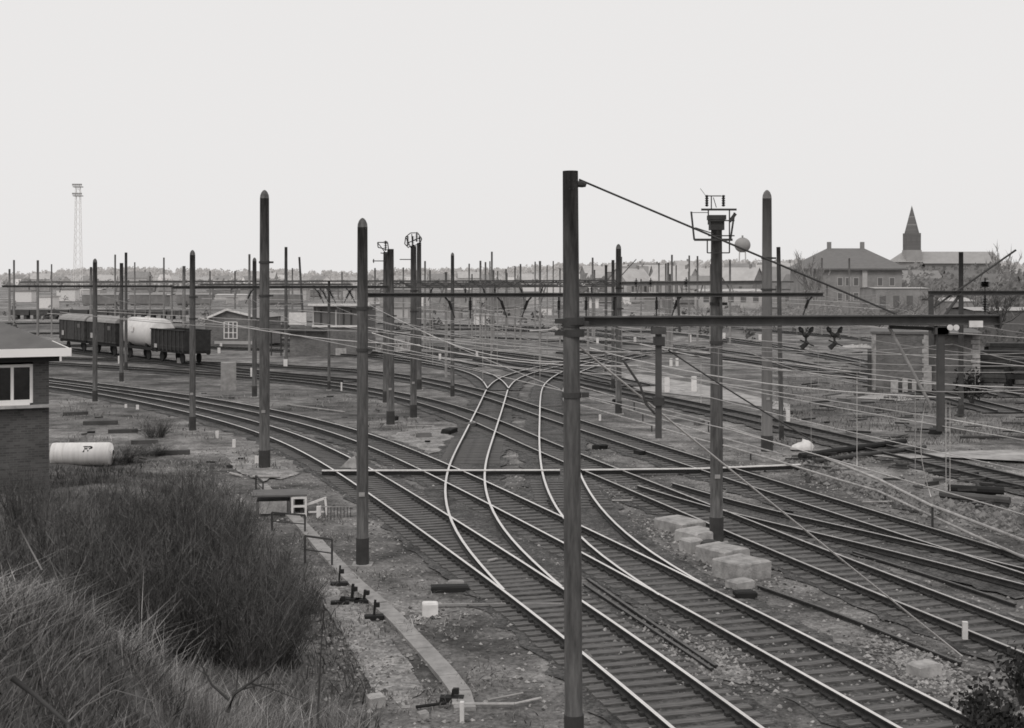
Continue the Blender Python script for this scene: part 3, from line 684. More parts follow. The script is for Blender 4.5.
# ------------------------------------------------------------------ small objects
def bevel_box(name, px, py, w, d, h, rz, m, label, cat, group=None, worn=.03, z=0):
    p = at(px, py, 0); b = MB(); k = .04
    ring = lambda e, zz: [(-w/2+e+R.uniform(-worn, worn), -d/2+e+R.uniform(-worn, worn), zz), (w/2-e, -d/2+e+R.uniform(-worn, worn), zz), (w/2-e, d/2-e, zz), (-w/2+e, d/2-e+R.uniform(-worn, worn), zz)]
    vs = ring(0, -.1)+ring(0, h-k+R.uniform(-worn, worn)*.3)+ring(k, h)
    fs = [(3, 2, 1, 0)]+[(i, (i+1) % 4, 4+(i+1) % 4, 4+i) for i in range(4)]+[(4+i, 4+(i+1) % 4, 8+(i+1) % 4, 8+i) for i in range(4)]+[(8, 9, 10, 11)]
    o = b.add(vs, fs).build(name, m); o.location = (p.x, p.y, z); o.rotation_euler = (0, 0, rz)
    if name.startswith('concrete'):
        bm = bmesh.new(); bm.from_mesh(o.data); bmesh.ops.subdivide_edges(bm, edges=bm.edges[:], cuts=5, use_grid_fill=True)
        k_ = min(w, h)
        for v in bm.verts:
            q = v.co*3.2+Vector((px, py, 0)); e = .5*noise.noise(q)+.35*noise.noise(q*3.1)
            v.co += Vector((noise.noise(q+Vector((9, 0, 0))), noise.noise(q+Vector((0, 9, 0))), e*1.2))*k_*.05
        bm.to_mesh(o.data); bm.free()
    return tag(o, label, cat, group)
G_ = 'pale concrete blocks round the switch mast'
bevel_box('concrete_block', 680, 530, 1.0, 1.3, .34, .62, 'concrete', 'pale block furthest left of the blocks behind the switch mast', 'block', G_)
bevel_box('concrete_block', 698, 541, 1.0, 1.0, .34, .62, 'concretel', 'pale block touching the left side of the switch mast', 'block', G_)
bevel_box('concrete_block', 691, 551, .45, .5, .36, .6, 'concretel', 'small pale block at the lower left of the switch mast', 'block', G_)
bevel_box('concrete_block', 722, 561, .95, 1.2, .4, .62, 'concrete', 'pale block just in front of the switch mast foot', 'block', G_)
bevel_box('concrete_block', 741, 576, 1.1, 1.1, .45, .62, 'concrete', 'largest pale block, nearest of those by the switch mast', 'block', G_)
bevel_box('concrete_block', 708, 551, .5, .4, .3, .6, 'mastd', 'small dark block between the pale blocks and the switch mast', 'block', G_)
bevel_box('point_motor', 740, 588, .62, .4, .22, .6, 'concrete', 'small pale point motor below the stone blocks', 'point motor')
bevel_box('scrap_heap', 745, 597, .5, .35, .16, .2, 'black', 'small dark scrap piece beneath the point motor', 'scrap')
bevel_box('junction_box', 430, 615, .38, .3, .3, .05, 'white', 'small white box beside the slab trough at bottom centre', 'box')
bevel_box('scrap_heap', 450, 590, .95, .35, .12, .1, 'black', 'dark patch of scrap above the white box', 'scrap')
bevel_box('concrete_lump', 456, 586, .4, .2, .15, .1, 'trough', 'pale lump on the dark scrap above the white box', 'lump')
bevel_box('concrete_lump', 376, 706, .3, .25, .22, .4, 'concretel', 'pale broken lump at the foot of the grass near bottom left', 'lump')
bevel_box('concrete_lump', 924, 675, .55, .4, .25, .4, 'concretel', 'pale broken lump left of the dark bush at bottom right', 'lump')
bevel_box('concrete_lump', 423, 717, .2, .15, .12, .4, 'concrete', 'small pale lump on the bottom edge beside the rods', 'lump')
bevel_box('relay_cabinet', 228.5, 390, 1.0, .7, 1.95, .3, 'trough', 'grey upright cabinet left of the tall left-hand mast', 'cabinet')
bevel_box('concrete_lump', 303, 515, .2, .2, .2, .4, 'mastd', 'dark lump beside the white hut frame', 'lump')
def bag():
    p = at(802, 450.5); b = MB(); n = 12; vs = []; rings = [(0, 1.0), (.2, 1.08), (.36, .95), (.46, .6), (.5, .1)]
    for z, s in rings:
        for k in range(n):
            t = 2*math.pi*k/n; q = 1+.12*noise.noise((math.cos(t)*2, math.sin(t)*2, z*4)); vs.append((.5*s*q*math.cos(t), .3*s*q*math.sin(t), .8*z*(1+.25*math.cos(t)+.3*noise.noise((math.cos(t)*3, math.sin(t)*3, 7)))))
    fs = [(i*n+k, i*n+(k+1) % n, (i+1)*n+(k+1) % n, (i+1)*n+k) for i in range(4) for k in range(n)]+[tuple(range(4*n, 5*n))]
    o = b.add(vs, fs).build('white_sack', 'white', None, True); o.location = p; tag(o, 'white lumpy sack at the end of the pale pipes', 'sack')
bag()
def cone():
    p = at(350, 468); b = MB(); b.add([(-.42, -.2, 0), (.3, -.25, 0), (.35, .25, 0), (-.4, .25, 0), (.0, -.05, .42), (.22, -.08, .5), (.2, .1, .48)], [(0, 1, 5, 4), (1, 2, 6, 5), (2, 3, 4, 6), (3, 0, 4), (4, 5, 6)])
    o = b.build('concrete_wedge', 'concrete'); o.location = p; tag(o, 'pale pointed concrete wedge lying between the nearest rails by the duct end', 'wedge')
cone()
def stake(px, py, h, label, w=.14, m='white', lean=0, postm=None):
    p = at(px, py); b = MB(); b.box(-w/2, w/2, -.05, .05, -.1, h)
    o = b.build('marker_stake', m); o.location = p; o.rotation_euler = (0, lean, R.uniform(-.2, .2)); tag(o, label, 'stake', 'small white marker stakes')
for x, y, h, lab, w in [
    (60, 361, .55, 'white stake just right of the near cabin roof', .3), (119.5, 363, .65, 'white stake below the covered wagon', .26), (179, 364.5, .6, 'white stake below the open wagon', .34),
    (219, 353, .55, 'white stake in front of the gabled house, lower one', .28), (221, 347.5, .5, 'white stake in front of the gabled house, upper one', .26), (252, 378, .8, 'white stake at foot of slim left mast', .24),
    (667, 392, 1.0, 'white stake right of the near drop post, left of a pair', .34), (694, 391.5, 1.05, 'white stake right of the near drop post, right of a pair', .36), (763, 431, .85, 'white stake left of the tall pale mast foot', .15),
    (965, 641, .42, 'white stake above the dark bush at bottom right', .11), (217, 438, .35, 'small white stake behind the bushes left of the tall mast', .15), (234, 447, .35, 'second small white stake behind the bushes', .14),
    (126, 407.5, .2, 'tiny white peg right of the mast by the cabin', .13), (137.5, 409, .25, 'second tiny white peg right of the mast by the cabin', .16), (257, 463, .3, 'small white peg at the foot of the tall left-hand mast', .17),
    (388.5, 396, .7, 'white stake before the left frame-topped mast', .12), (477, 357, .6, 'white far stake above the crossing', .2), (440, 360, .6, 'second white far stake above the crossing', .22), (788, 421, .6, 'white stake right of the thin dark mast', .2),
    (690, 342, .9, 'far white stake left of the switch mast', .3), (724, 340, .9, 'far white stake right of the switch mast', .35), (760, 341, .8, 'far white stake left of the tall pale mast', .35), (597.5, 344, .7, 'far white stake right of the near mast', .3), (635, 343, .7, 'far white stake left of the near drop post', .3), (671, 366, .7, 'white stake beneath the near girder, left of a pair', .25), (677, 366, .7, 'white stake beneath the near girder, right of a pair', .25),
    (285.5, 367.8, .75, 'white band stake at the foot of the banded mast', .34), (285.5, 356, .6, 'white band stake behind the banded mast', .3), (341.5, 391, .6, 'leaning thin white stake below the signal cabin', .1), (600, 420, .3, 'tiny white peg right of the near mast', .12)]:
    stake(x, y, h, lab, w)
stake(462, 722, .36, 'pale post at the bottom edge at the end of the slab trough', .07)
def rod(a, b, r, label, m='plank', za=.06, zb=.06): tag(MB().tube([at(*a, za), at(*b, zb)], r, 8).build('iron_rod', m), label, 'rod', 'rods lying on the ground')
rod((452, 704), (514, 704), .03, 'pale straight rod lying at the bottom edge', 'concretel'); rod((514, 704), (541, 698), .025, 'pale rod end slanting up at the bottom edge', 'concretel')
rod((488, 700), (523, 693), .02, 'thin pale rod above the straight one at the bottom edge', 'trough'); rod((416, 707), (446, 703), .03, 'dark rod left of the slab trough end', 'black')
rod((862, 502), (892, 501.5), .035, 'pale rod lying beside the fourth running line', 'concretel'); rod((488, 561), (497, 559), .04, 'short pale piece inside the nearest line', 'concretel')
rod((230, 473), (242, 476), .05, 'short pale plank left of the tall mast foot', 'concretel'); rod((253, 476.5), (280, 476.5), .05, 'pale plank just below the tall left-hand mast', 'concretel'); rod((612, 500.5), (632, 500.5), .03, 'short pale rod right of the near mast', 'concretel')
rod((407, 426), (432, 426), .04, 'pale plank at the foot of the insulator mast', 'trough'); rod((290, 405), (345, 412), .05, 'long pale plank behind the left-centre mast', 'trough'); rod((380, 423), (402, 422), .04, 'dark plank left of insulator mast foot', 'trough')
# dark beams lying behind the barrel
for x0, x1, y, lab in [(63, 88, 414, 'first'), (83, 118, 423, 'second'), (108, 138, 431.5, 'third'), (131, 158, 442.5, 'fourth'), (150, 190, 453, 'fifth')]:
    a = at(x0, y, .08); c = at(x1, y-1, .08); b = MB(); b.bar(a, c, .28, .2); tag(b.build('timber_baulk', 'bushb'), lab+' dark timber baulk from the left behind the white tank', 'timber', 'dark timbers lying behind the white tank')
# white tank
def barrel():
    p = at(82, 465.5); ln = 2.42; r = .48; root = empty('storage_tank', p, .06, 'white cylindrical tank lying on its side with a black mark', 'tank')
    b = MB(); pts = [(-ln/2, 0, r), (-ln/2+.01, 0, r), (-ln/2+.08, 0, r), (-.4, 0, r), (.5, 0, r), (ln/2-.1, 0, r), (ln/2, 0, r), (ln/2+.08, 0, r)]; rr = [r*.3, r*.97, r, r, r, r, r*.94, r*.35]
    b.tube(pts, rr, 28); b.build('shell', MT, root, True)
    for x in (-ln/2+.16, -.7, ln/2-.12): MB().tube([(x-.02, 0, r), (x+.02, 0, r)], r*1.012, 28).build('hoop', MT, root, True)
    cu = bpy.data.curves.new('mark', 'FONT'); cu.body = 'F3'; cu.size = .36; cu.align_x = 'CENTER'; cu.offset = .018
    o = bpy.data.objects.new('mark', cu); C.objects.link(o)
    dg = bpy.context.evaluated_depsgraph_get(); me = bpy.data.meshes.new_from_object(o.evaluated_get(dg)); bpy.data.objects.remove(o)
    for v in me.vertices:                     # wrap the lettering round the shell
        t = (v.co.y-.36)/r+math.radians(62); rr_ = r*1.006; v.co = Vector((v.co.x*1.25+.33, -rr_*math.cos(t), r+rr_*math.sin(t)))
    me.materials.clear(); me.materials.append(M['black']); o = bpy.data.objects.new('painted_mark', me); C.objects.link(o); o.parent = root
MT = mat('tank_white', .74, .14, 1.5, rough=.5, stretch=(4, 1, .5))
barrel()
# white hut frame, handrails, levers by the slab trough
def hutframe():
    p = at(296, 516); root = empty('cable_hut', p, .15, 'low hut with white open frame beside the slab trough', 'hut')
    b = MB()
    for x in (-.12, .32):
        for y in (0, .5): b.bar((x, y, -.1), (x, y, .62), .07, .07)
    for z in (.05, .32, .6): b.bar((-.12, 0, z), (.32, 0, z), .06, .07)
    for x in (-.12, .32): b.bar((x, 0, .6), (x, .5, .6), .06, .06)
    b.build('white_frame', 'white', root)
    b = MB(); b.box(-1.3, -.2, .05, 1.1, -.1, .48); b.build('body', 'walldark', root)
    b = MB(); b.box(-1.45, .36, -.04, 1.2, .66, .71); b.build('roof_slab', 'walldark', root)
    b = MB(); b.box(-.04, .24, .2, .4, .1, .5); b.build('inner_box', 'black', root)
    b = MB(); b.bar((.36, .1, .35), (.95, .1, .55), .07, .07); b.bar((.95, .1, .58), (1.02, .1, -.05), .07, .07); b.bar((.4, .1, .1), (.95, .1, .1), .05, .05); b.build('white_rail', 'white', root)
    b = MB(); b.box(-1.2, -.3, -.02, .05, .1, .5); b.build('panel', 'concrete', root)
hutframe()
def handrail(x0, y0, x1, y1, h, label):
    a, c = at(x0, y0), at(x1, y1); b = MB()
    b.bar(a+Vector((0, 0, -.1)), a+Vector((0, 0, h)), .05, .05); b.bar(c+Vector((0, 0, -.1)), c+Vector((0, 0, h)), .06, .06); b.bar(a+Vector((0, 0, h)), c+Vector((0, 0, h)), .05, .05); b.bar(a+Vector((0, 0, h*.5)), c+Vector((0, 0, h*.5)), .03, .03)
    tag(b.build('handrail', 'mastd'), label, 'handrail', 'dark handrails beside the slab trough')
handrail(305, 533, 272, 530, .55, 'dark handrail in front of the white hut frame'); handrail(332, 567, 305, 563, .75, 'dark handrail halfway down the slab trough')
handrail(263, 496, 256, 489, .5, 'dark handrail behind the white hut')
def lever(x, y, h, label):
    p = at(x, y); root = empty('ground_lever', p, R.uniform(-.4, .4), label, 'lever', 'dark ground levers left of the slab trough')
    MB().box(-.22, .22, -.1, .1, -.05, .07).build('base', 'black', root); MB().bar((0, 0, .05), (.03, 0, h), .05, .06).build('handle', 'black', root)
    MB().box(.02, .13, -.05, .05, h*.6, h*.6+.1).build('weight', 'black', root)
lever(352, 601, .42, 'tall dark ground lever left of the slab trough'); lever(364, 602, .3, 'short dark ground lever next to the tall one'); lever(374, 618, .42, 'lone dark ground lever nearest the slab trough'); lever(340, 604, .14, 'low dark lever stand furthest left by the slab trough'); lever(452, 700, .2, 'dark lever by the rods at the bottom edge'); lever(339, 585, .5, 'thin dark lever beside the bush edge')
def comb():
    a, c = at(361, 517, 0), at(404, 517, 0); b = MB(); b.bar(a+Vector((0, 0, .28)), c+Vector((0, 0, .28)), .04, .04)
    root = empty('low_rack', a, 0, 'low pale-topped rack with a white end post left of the left-centre mast', 'rack'); 
    x0, x1 = at(321, 517).x-a.x, at(354, 517).x-a.x
    MB().bar((x0, 0, .34), (x1, 0, .34), .03, .03).build('top_rail', 'trough', root)
    MB().box(x0-.14, x0, -.06, .06, -.1, .36).build('end_post', 'white', root)
    k = MB()
    for i in range(9): q = x0+(x1-x0)*(i+1)/10; k.bar((q, 0, -.05), (q, 0, .32), .02, .03)
    k.build('bars', 'mastd', root)
comb()
for n_, (x, y, s) in enumerate([(470, 427, .8), (450, 433, .9), (615, 403, .35), (700, 425, .5), (806, 459, .9), (830, 455, .8), (848, 452, .6), (640, 455, .5), (600, 449, .6), (424, 437, .7), (395, 420, .3), (935, 433, 1.0), (958, 432, .8)]):
    bevel_box('scrap_heap', x, y, s, s*.6, .18+.1*R.random(), R.random()*3, 'black' if n_ % 3 else 'walldark', ['dark scrap on the ground beneath the left end of the crossing', 'dark scrap left of the crossing under the insulator mast', 'dark fitting on the middle pale pipe', 'dark fitting beside the switch mast on the pale pipe', 'dark scrap in front of the white sack', 'dark scrap right of the white sack', 'furthest dark scrap right of the white sack', 'dark scrap in front of the drop post line', 'dark scrap just right of the near mast', 'dark scrap below the insulator mast', 'small dark scrap at the frame-topped mast foot', 'dark heap under the right-hand drop post', 'dark heap right of the right-hand drop post'][n_], 'scrap', None, .08)
# dark pipes lying at right
rod((800, 456), (905, 441), .13, 'thick dark pipe slanting up right of the white sack', 'black', .2, .2); rod((815, 461), (925, 447), .1, 'second thick dark pipe below the slanting one', 'mastd', .15, .15)
rod((948, 488), (1004, 491), .14, 'dark log lying near the right edge', 'black', .2, .2); rod((940, 494), (1010, 501), .14, 'second dark log lying near the right edge', 'bushb', .2, .2); rod((960, 437), (1030, 437), .07, 'dark level pipe at the right edge', 'mastd', .6, .6)
# pale path at the right, mid-distance
def sheet(name, pts, m, z, label): 
    b = MB(); b.add([at(x, y, z) for x, y in pts], [tuple(range(len(pts)))]); return tag(b.build(name, m), label, kind='structure')
M['cinder'] = mat('pale_cinder', .32, .45, 1.0, bump=.4, bscale=10)
sheet('path', [(868, 455), (900, 458.5), (945, 457), (1040, 462), (1040, 449), (960, 451), (925, 453)], 'cinder', .09, 'pale cinder path')
M['worn'] = mat('worn_cinder', .24, .55, 1.3, bump=.6, bscale=14, speck=.35)
def ragged(pts, z, label):
    W = [at(x, y, z) for x, y in pts]; W = resample(W+[W[0]], .35); c = sum(W, Vector())/len(W)
    W = [c+(p-c)*(1+.22*noise.noise((p.x*1.1, p.y*1.1, 12))+.12*noise.noise((p.x*4, p.y*4, 2))) for p in W[:-1]]
    b = MB(); b.add([c]+W, [(0, i+1, (i+1) % len(W)+1) for i in range(len(W))]); return tag(b.build('path', 'worn'), label, kind='structure')
ragged([(322, 572), (350, 600), (392, 640), (425, 690), (405, 712), (372, 690), (345, 640), (322, 600)], .006, 'worn pale ground beside the slab trough')
ragged([(690, 655), (720, 644), (748, 658), (765, 675), (740, 684), (705, 676)], .007, 'worn pale ground between the lines')
ragged([(885, 655), (920, 650), (955, 672), (960, 695), (925, 688)], .007, 'worn pale ground by the dark bush')
ragged([(225, 452), (262, 456), (300, 474), (262, 482), (235, 470)], .007, 'worn pale ground by the tall mast')
ragged([(392, 436), (430, 424), (455, 436), (440, 452), (405, 452)], .007, 'worn pale ground under the insulator mast')
sheet('path', [(612, 378), (640, 390), (720, 399), (790, 412), (790, 404), (700, 384), (640, 374)], 'cinder', .01, 'pale cinder strip beside siding')
# ------------------------------------------------------------------ stuff: rubble, stones, scrub, grass
def stones(name, region, n, s0, s1, m, label, accept=None):
    b = MB()
    for _ in range(n):
        p = region()
        if p is None: continue
        s = R.uniform(s0, s1)*(.6+R.random()); vs = []
        for dx, dy, dz in ((1, 0, 0), (-.9, .3, 0), (0, 1, 0), (.1, -1, 0), (.1, 0, .8), (0, 0, -.6)):
            vs.append(p+Vector((dx+R.uniform(-.3, .3), dy+R.uniform(-.3, .3), dz+R.uniform(-.2, .2)))*s)
        b.add(vs, [(0, 2, 4), (2, 1, 4), (1, 3, 4), (3, 0, 4), (2, 0, 5), (1, 2, 5), (3, 1, 5), (0, 3, 5)])
    return tag(b.build(name, m), label, 'stones', None, 'stuff')
def along(pts, spread):
    W = resample([at(x, y) for x, y in pts], .5)
    def f():
        p = R.choice(W)+Vector((R.gauss(0, spread), R.gauss(0, spread), 0)); p.z = 0; return p
    return f
stones('stone_rubble', along([(808, 472), (860, 487), (900, 500), (950, 515), (1030, 534)], .45), 2200, .03, .12, 'stone', 'pale stone rubble below the raised pipe at right')
stones('stone_rubble', along([(965, 505), (1030, 520)], .6), 700, .04, .16, 'stone', 'coarse pale rubble at the right edge')
stones('stone_rubble', along([(800, 468), (845, 455), (870, 460)], .6), 500, .03, .13, 'stone', 'rubble around the white sack')
def yardstone():
    Y = R.uniform(20, 60)**1.0; X = R.uniform(-.3, .42)*Y+R.uniform(-1, 1)
    if X < toe(Y)-.5: return None
    return Vector((X, Y, gz(X, Y)+.01))
stones('loose_stones', yardstone, 14000, .014, .045, 'pebble', 'loose ballast stones scattered over the yard')
def clumps():
    p = R.choice(CP); return p+Vector((R.gauss(0, .55), R.gauss(0, 1.0), .01))
CP = [at(x, y) for x, y in [(700, 660), (720, 650), (915, 665), (930, 690), (900, 655), (660, 640), (745, 665), (620, 490), (960, 690), (660, 530), (340, 640), (370, 670)]]
def skirt():
    p = at(*R.choice([(680, 532), (700, 546), (691, 554), (722, 568), (741, 584), (741, 582), (716, 545), (924, 678), (430, 617)])); return p+Vector((R.gauss(0, .55), R.gauss(0, .5), .0))
stones('loose_stones', skirt, 900, .015, .06, 'pebble', 'broken concrete crumbs round the blocks')
stones('loose_stones', clumps, 4200, .015, .045, 'pebble', 'pale patches of stones between the near lines')
def blades(name, region, n, h0, h1, w, m, label, lean=.35, cat='grass'):
    b = MB()
    for _ in range(n):
        p = region()
        if p is None: continue
        h = R.uniform(h0, h1)*(.55+.9*max(0, .5+noise.noise((p.x*.9, p.y*.9, 31)))); a = R.uniform(0, 6.28); u = Vector((math.cos(a), math.sin(a), 0))*w*(.7+.6*R.random())
        wd_ = noise.noise((p.x*1.1, p.y*1.1, 55)); ln = Vector((R.gauss(wd_*.5, lean), R.gauss(wd_*.3, lean), 0))*h; q = p+ln*.35+Vector((0, 0, h*.6)); t = p+ln+Vector((0, 0, h))
        b.add([p-u, p+u, q+u*.7, q-u*.7, t], [(0, 1, 2, 3), (3, 2, 4)])
    return tag(b.build(name, m), label, cat, None, 'stuff')
def bank_pts():
    Y = 6.5+R.random()**1.3*17.5; x0 = -.44*Y; X = R.uniform(x0, toe(Y)-.1)
    if R.random() > .1+1.7*(noise.noise((X*1.3, Y*1.3, 9))*.5+.32): return None
    return Vector((X, Y, gz(X, Y)-.02))
blades('dry_grass', bank_pts, 95000, .04, .3, .0042, 'grass', 'long dry grass covering the foreground bank', 1.1)
blades('dead_stalks', bank_pts, 5000, .15, .6, .004, 'twig', 'dark dead weed stalks standing in the bank grass', .35, 'weeds')
blades('dead_stalks', bank_pts, 2500, .15, .55, .004, 'scrubl', 'bleached weed stalks standing in the bank grass', .4, 'weeds')
def bank_low():
    Y = 14+R.random()*10; X = R.uniform(-.44*Y, toe(Y)+.2)
    if noise.noise((X*.9, Y*.9, 21)) < -.15: return None
    return Vector((X, Y, gz(X, Y)-.02))
blades('dry_weeds', bank_low, 16000, .2, .75, .006, 'scrubl', 'tall pale weed stalks in front of the bushes', .5, 'weeds')
def bank_far():
    Y = R.uniform(22, 52); X = R.uniform(-.44*Y, toe(Y)+.6)
    return Vector((X, Y, gz(X, Y)-.02))
blades('dry_grass', bank_far, 14000, .1, .4, .012, 'bush', 'short dead grass under and behind the bushes', .5)
def right_scrub():
    x = R.uniform(770, 1030); y = R.uniform(385, 446) if R.random() < .75 else R.uniform(360, 400)
    p = at(x, y)
    for k in 'FJ':
        if dist_to(p, CL[k]) < 2.2: return None
    if noise.noise((p.x*.3, p.y*.3, 2)) < -.1: return None
    return p
blades('dry_scrub', right_scrub, 9000, .05, .26, .022, 'scrub', 'pale dry weeds on waste ground before the brick building', .5, 'weeds')
def left_scrub():
    x = R.uniform(60, 420); y = R.uniform(395, 470); p = at(x, y)
    if dist_to(p, CL['A']) < 2.4 or dist_to(p, CL['B']) < 2.2 or dist_to(p, CL['D']) < 2.4: return None
    if noise.noise((p.x*.25, p.y*.25, 7)) < 0: return None
    return p
def debris(name, region, n, l0, l1, label):
    b = MB()
    for _ in range(n):
        p = region()
        if p is None: continue
        a = R.uniform(-.5, .5) if R.random() < .7 else R.uniform(0, 3.1); l = R.uniform(l0, l1); d = Vector((math.cos(a), math.sin(a), R.uniform(-.05, .1)))*l/2; z = Vector((0, 0, R.uniform(.04, .22)))
        w_ = R.uniform(.03, .13); b.bar(p-d+z, p+d+z, w_, w_*.8)
    return tag(b.build(name, 'debris'), label, 'debris', None, 'stuff')
def deb_right():
    x = R.uniform(795, 1030); y = R.uniform(440, 512); t = (x-795)/235
    if not (446+t*40 < y < 468+t*52): return None
    return at(x, y)
debris('dark_debris', deb_right, 150, .2, 1.2, 'dark timber and scrap strewn along the rubble at right')
def deb_mid():
    x = R.uniform(780, 1030); y = R.uniform(345, 440); p = at(x, y)
    for k in 'FJI':
        if dist_to(p, CL[k]) < 2: return None
    return p
debris('dark_debris', deb_mid, 190, .3, 1.4, 'dark scrap scattered on the waste ground round the brick building')
def deb_left():
    x = R.uniform(60, 560); y = R.uniform(392, 470); p = at(x, y)
    if any(dist_to(p, CL[k]) < 2 for k in 'ABDSC'): return None
    return p
debris('dark_debris', deb_left, 70, .1, .6, 'small dark scrap lying beside the left-hand lines')
blades('dry_scrub', left_scrub, 6000, .05, .22, .02, 'grass', 'short dead weeds beside the left-hand lines', .6, 'weeds')
def tough_weeds():
    Y = R.uniform(22, 44); X = R.uniform(toe(Y)-.3, toe(Y)+3.5)
    if dist_to(Vector((X, Y, ZR)), CL['A']) < 1.9 or noise.noise((X*.6, Y*.6, 4)) < .02: return None
    return Vector((X, Y, 0))
blades('dry_scrub', tough_weeds, 5000, .03, .14, .012, 'grass', 'low dead weeds along the slab trough', .7, 'weeds')
# shrubs of bare upright twigs
def shrub_mesh(h, w, n, m, seed, name='bare_shrub'):
    rr = random.Random(seed); b = MB()
    def ribbon(p, q, w0, w1):
        d = (q-p); a = rr.uniform(0, 6.28); u = Vector((math.cos(a), math.sin(a), 0)); b.add([p-u*w0, p+u*w0, q+u*w1, q-u*w1], [(0, 1, 2, 3)])
    for i in range(n):
        t = rr.uniform(0, 6.28); r0 = w*.35*math.sqrt(rr.random()); p = Vector((r0*math.cos(t), r0*math.sin(t), -.1))
        spread = w*.9*math.sqrt(rr.random()); L = h*(1-.35*(spread/w)**2)*rr.uniform(.35, 1.12)
        t2 = t+rr.gauss(0, .6); tip = Vector((spread*math.cos(t2), spread*math.sin(t2), L))
        mid = p.lerp(tip, .5)+Vector((rr.gauss(0, .05), rr.gauss(0, .05), L*.06))
        ribbon(p, mid, .009, .006); ribbon(mid, tip, .006, .003)
        for k in range(9):
            f = rr.uniform(.25, 1); s = (mid.lerp(tip, (f-.5)*2) if f > .5 else p.lerp(mid, f*2)); e = s+Vector((rr.gauss(0, .2), rr.gauss(0, .2), rr.uniform(.02, .4)*h*.4)); ribbon(s, e, .005, .002)
    return b
SH = []
for k in range(4):
    o = shrub_mesh(2.5, 1.45, 210, 'bush', 50+k).build('bare_shrub', 'bush' if k % 2 else 'bushb'); SH.append(o.data); bpy.data.objects.remove(o)
# (base pixel, depth, top pixel y)
SP = [(284, 28, 556, 'shrub at the right end of the bank bushes nearest the slab trough'), (256, 28.5, 528, 'dark shrub second from the right end of the bank bushes'), (226, 29.5, 498, 'shrub left of the dark right-hand shrub on the bank'),
      (200, 30, 478, 'tall shrub in the middle of the bank bushes'), (165, 30, 482, 'shrub left of the middle of the bank bushes'), (128, 29.5, 488, 'shrub behind the mound, third from left'), (92, 29, 492, 'shrub behind the mound, second from left'), (52, 28, 494, 'shrub at the left edge below the white tank'), (12, 28, 488, 'shrub cut by the left picture edge'),
      (264, 33, 530, 'paler shrub behind the right end of the bank bushes'), (232, 37, 490, 'shrub behind, right below the white hut'), (206, 40, 470, 'shrub at the back near the tall left-hand mast'), (185, 40, 466, 'back row shrub right of the white tank'), (150, 40, 474, 'back row shrub below the white tank right end'), (112, 39, 480, 'back row shrub below the white tank'), (70, 38, 482, 'back row shrub below the left end of the tank'), (25, 38, 468, 'back row shrub against the brick cabin'),
      (250, 25, 560, 'front shrub over the dry grass, right one'), (212, 25, 532, 'front shrub over the dry grass, middle one'), (165, 25, 528, 'front shrub over the dry grass, left one'), (120, 24, 530, 'front shrub just behind the mound crest'), (70, 23.5, 520, 'front shrub left behind the mound crest'), (25, 23, 516, 'front shrub at the left edge behind the mound'),
      (296, 30.5, 590, 'small shrub at the right tip of the bank bushes'), (276, 26, 582, 'low shrub in front of the right end of the bushes'), (205, 34, 484, 'inner shrub behind the tall middle one'), (135, 34, 490, 'inner shrub left of the middle'), (65, 33, 488, 'inner shrub near the left edge')]
for i, (px, Y, yt, lab) in enumerate(SP):
    X = (px-CX)*Y/F; z0 = gz(X, Y); h = H-(yt-HZ)*Y/F-z0
    o = bpy.data.objects.new('bare_shrub', SH[i % 4]); C.objects.link(o); o.location = (X, Y, z0); s = max(.5, h/2.45)
    ws = min(1.25, max(.75, s)); o.scale = (ws, ws, s); o.rotation_euler = (0, 0, R.uniform(0, 6.28)); tag(o, lab, 'shrub', 'leafless shrubs on the bank')
for px, py, h, w, lab in [(155, 437, 1.0, .9, 'lone dark shrub behind the white tank'), (118, 462, .75, 1.2, 'low dark shrub touching the right end of the white tank'), (150, 455, .5, 1.0, 'low shrub right of the white tank')]:
    p = at(px, py); o = bpy.data.objects.new('bare_shrub', SH[0]); C.objects.link(o); o.location = p; o.scale = (w, w, h/2.4); tag(o, lab, 'shrub', 'leafless shrubs on the bank')
# bare sapling and brambles in the foreground grass
def branchy(name, p, segs, label, m='bark', cat='sapling'):
    b = MB()
    for P, r0, r1 in segs:
        n = len(P); b.tube([Vector(q) for q in P], [r0+(r1-r0)*i/(n-1) for i in range(n)], 6)
    return tag(b.build(name, m, None, True), label, cat)
D1 = lambda x, y, Y=13.5: dep(x, y, Y)
branchy('bare_sapling', None, [([D1(228, 712), D1(234, 694), D1(250, 683), D1(270, 668), D1(292, 645)], .022, .006), ([D1(229, 700), D1(212, 685), D1(203, 668), D1(196, 652)], .016, .005), ([D1(240, 690), D1(262, 684), D1(285, 684)], .01, .004), ([D1(236, 694), D1(238, 672), D1(233, 650)], .01, .004), ([D1(258, 678), D1(262, 664)], .008, .003), ([D1(206, 675), D1(196, 668)], .007, .003), ([D1(250, 683), D1(275, 690), D1(300, 700)], .009, .004)], 'small bare branching sapling in the grass at bottom left')
branchy('bramble_stem', None, [([dep(12, 678, 8), dep(35, 695, 8), dep(68, 724, 8)], .02, .012)], 'thick dark bramble stem at the bottom left corner', cat='bramble')
branchy('bramble_stem', None, [([dep(66, 724, 8.3), dep(85, 706, 8.3), dep(115, 690, 8.3), dep(150, 700, 8.3)], .006, .003)], 'thin arching bramble stem right of the corner', 'grass', cat='bramble')
branchy('bramble_stem', None, [([dep(18, 525, 12), dep(30, 548, 12), dep(42, 570, 12)], .008, .008)], 'pale upright stalk on the mound at left', 'grass', cat='bramble')
branchy('bare_sapling', None, [([dep(318, 724, 21), dep(319, 690, 21), dep(321, 650, 21), dep(324, 610, 21)], .02, .008), ([dep(320, 665, 21), dep(312, 640, 21)], .008, .004)], 'single upright bare stem at the right foot of the bank')
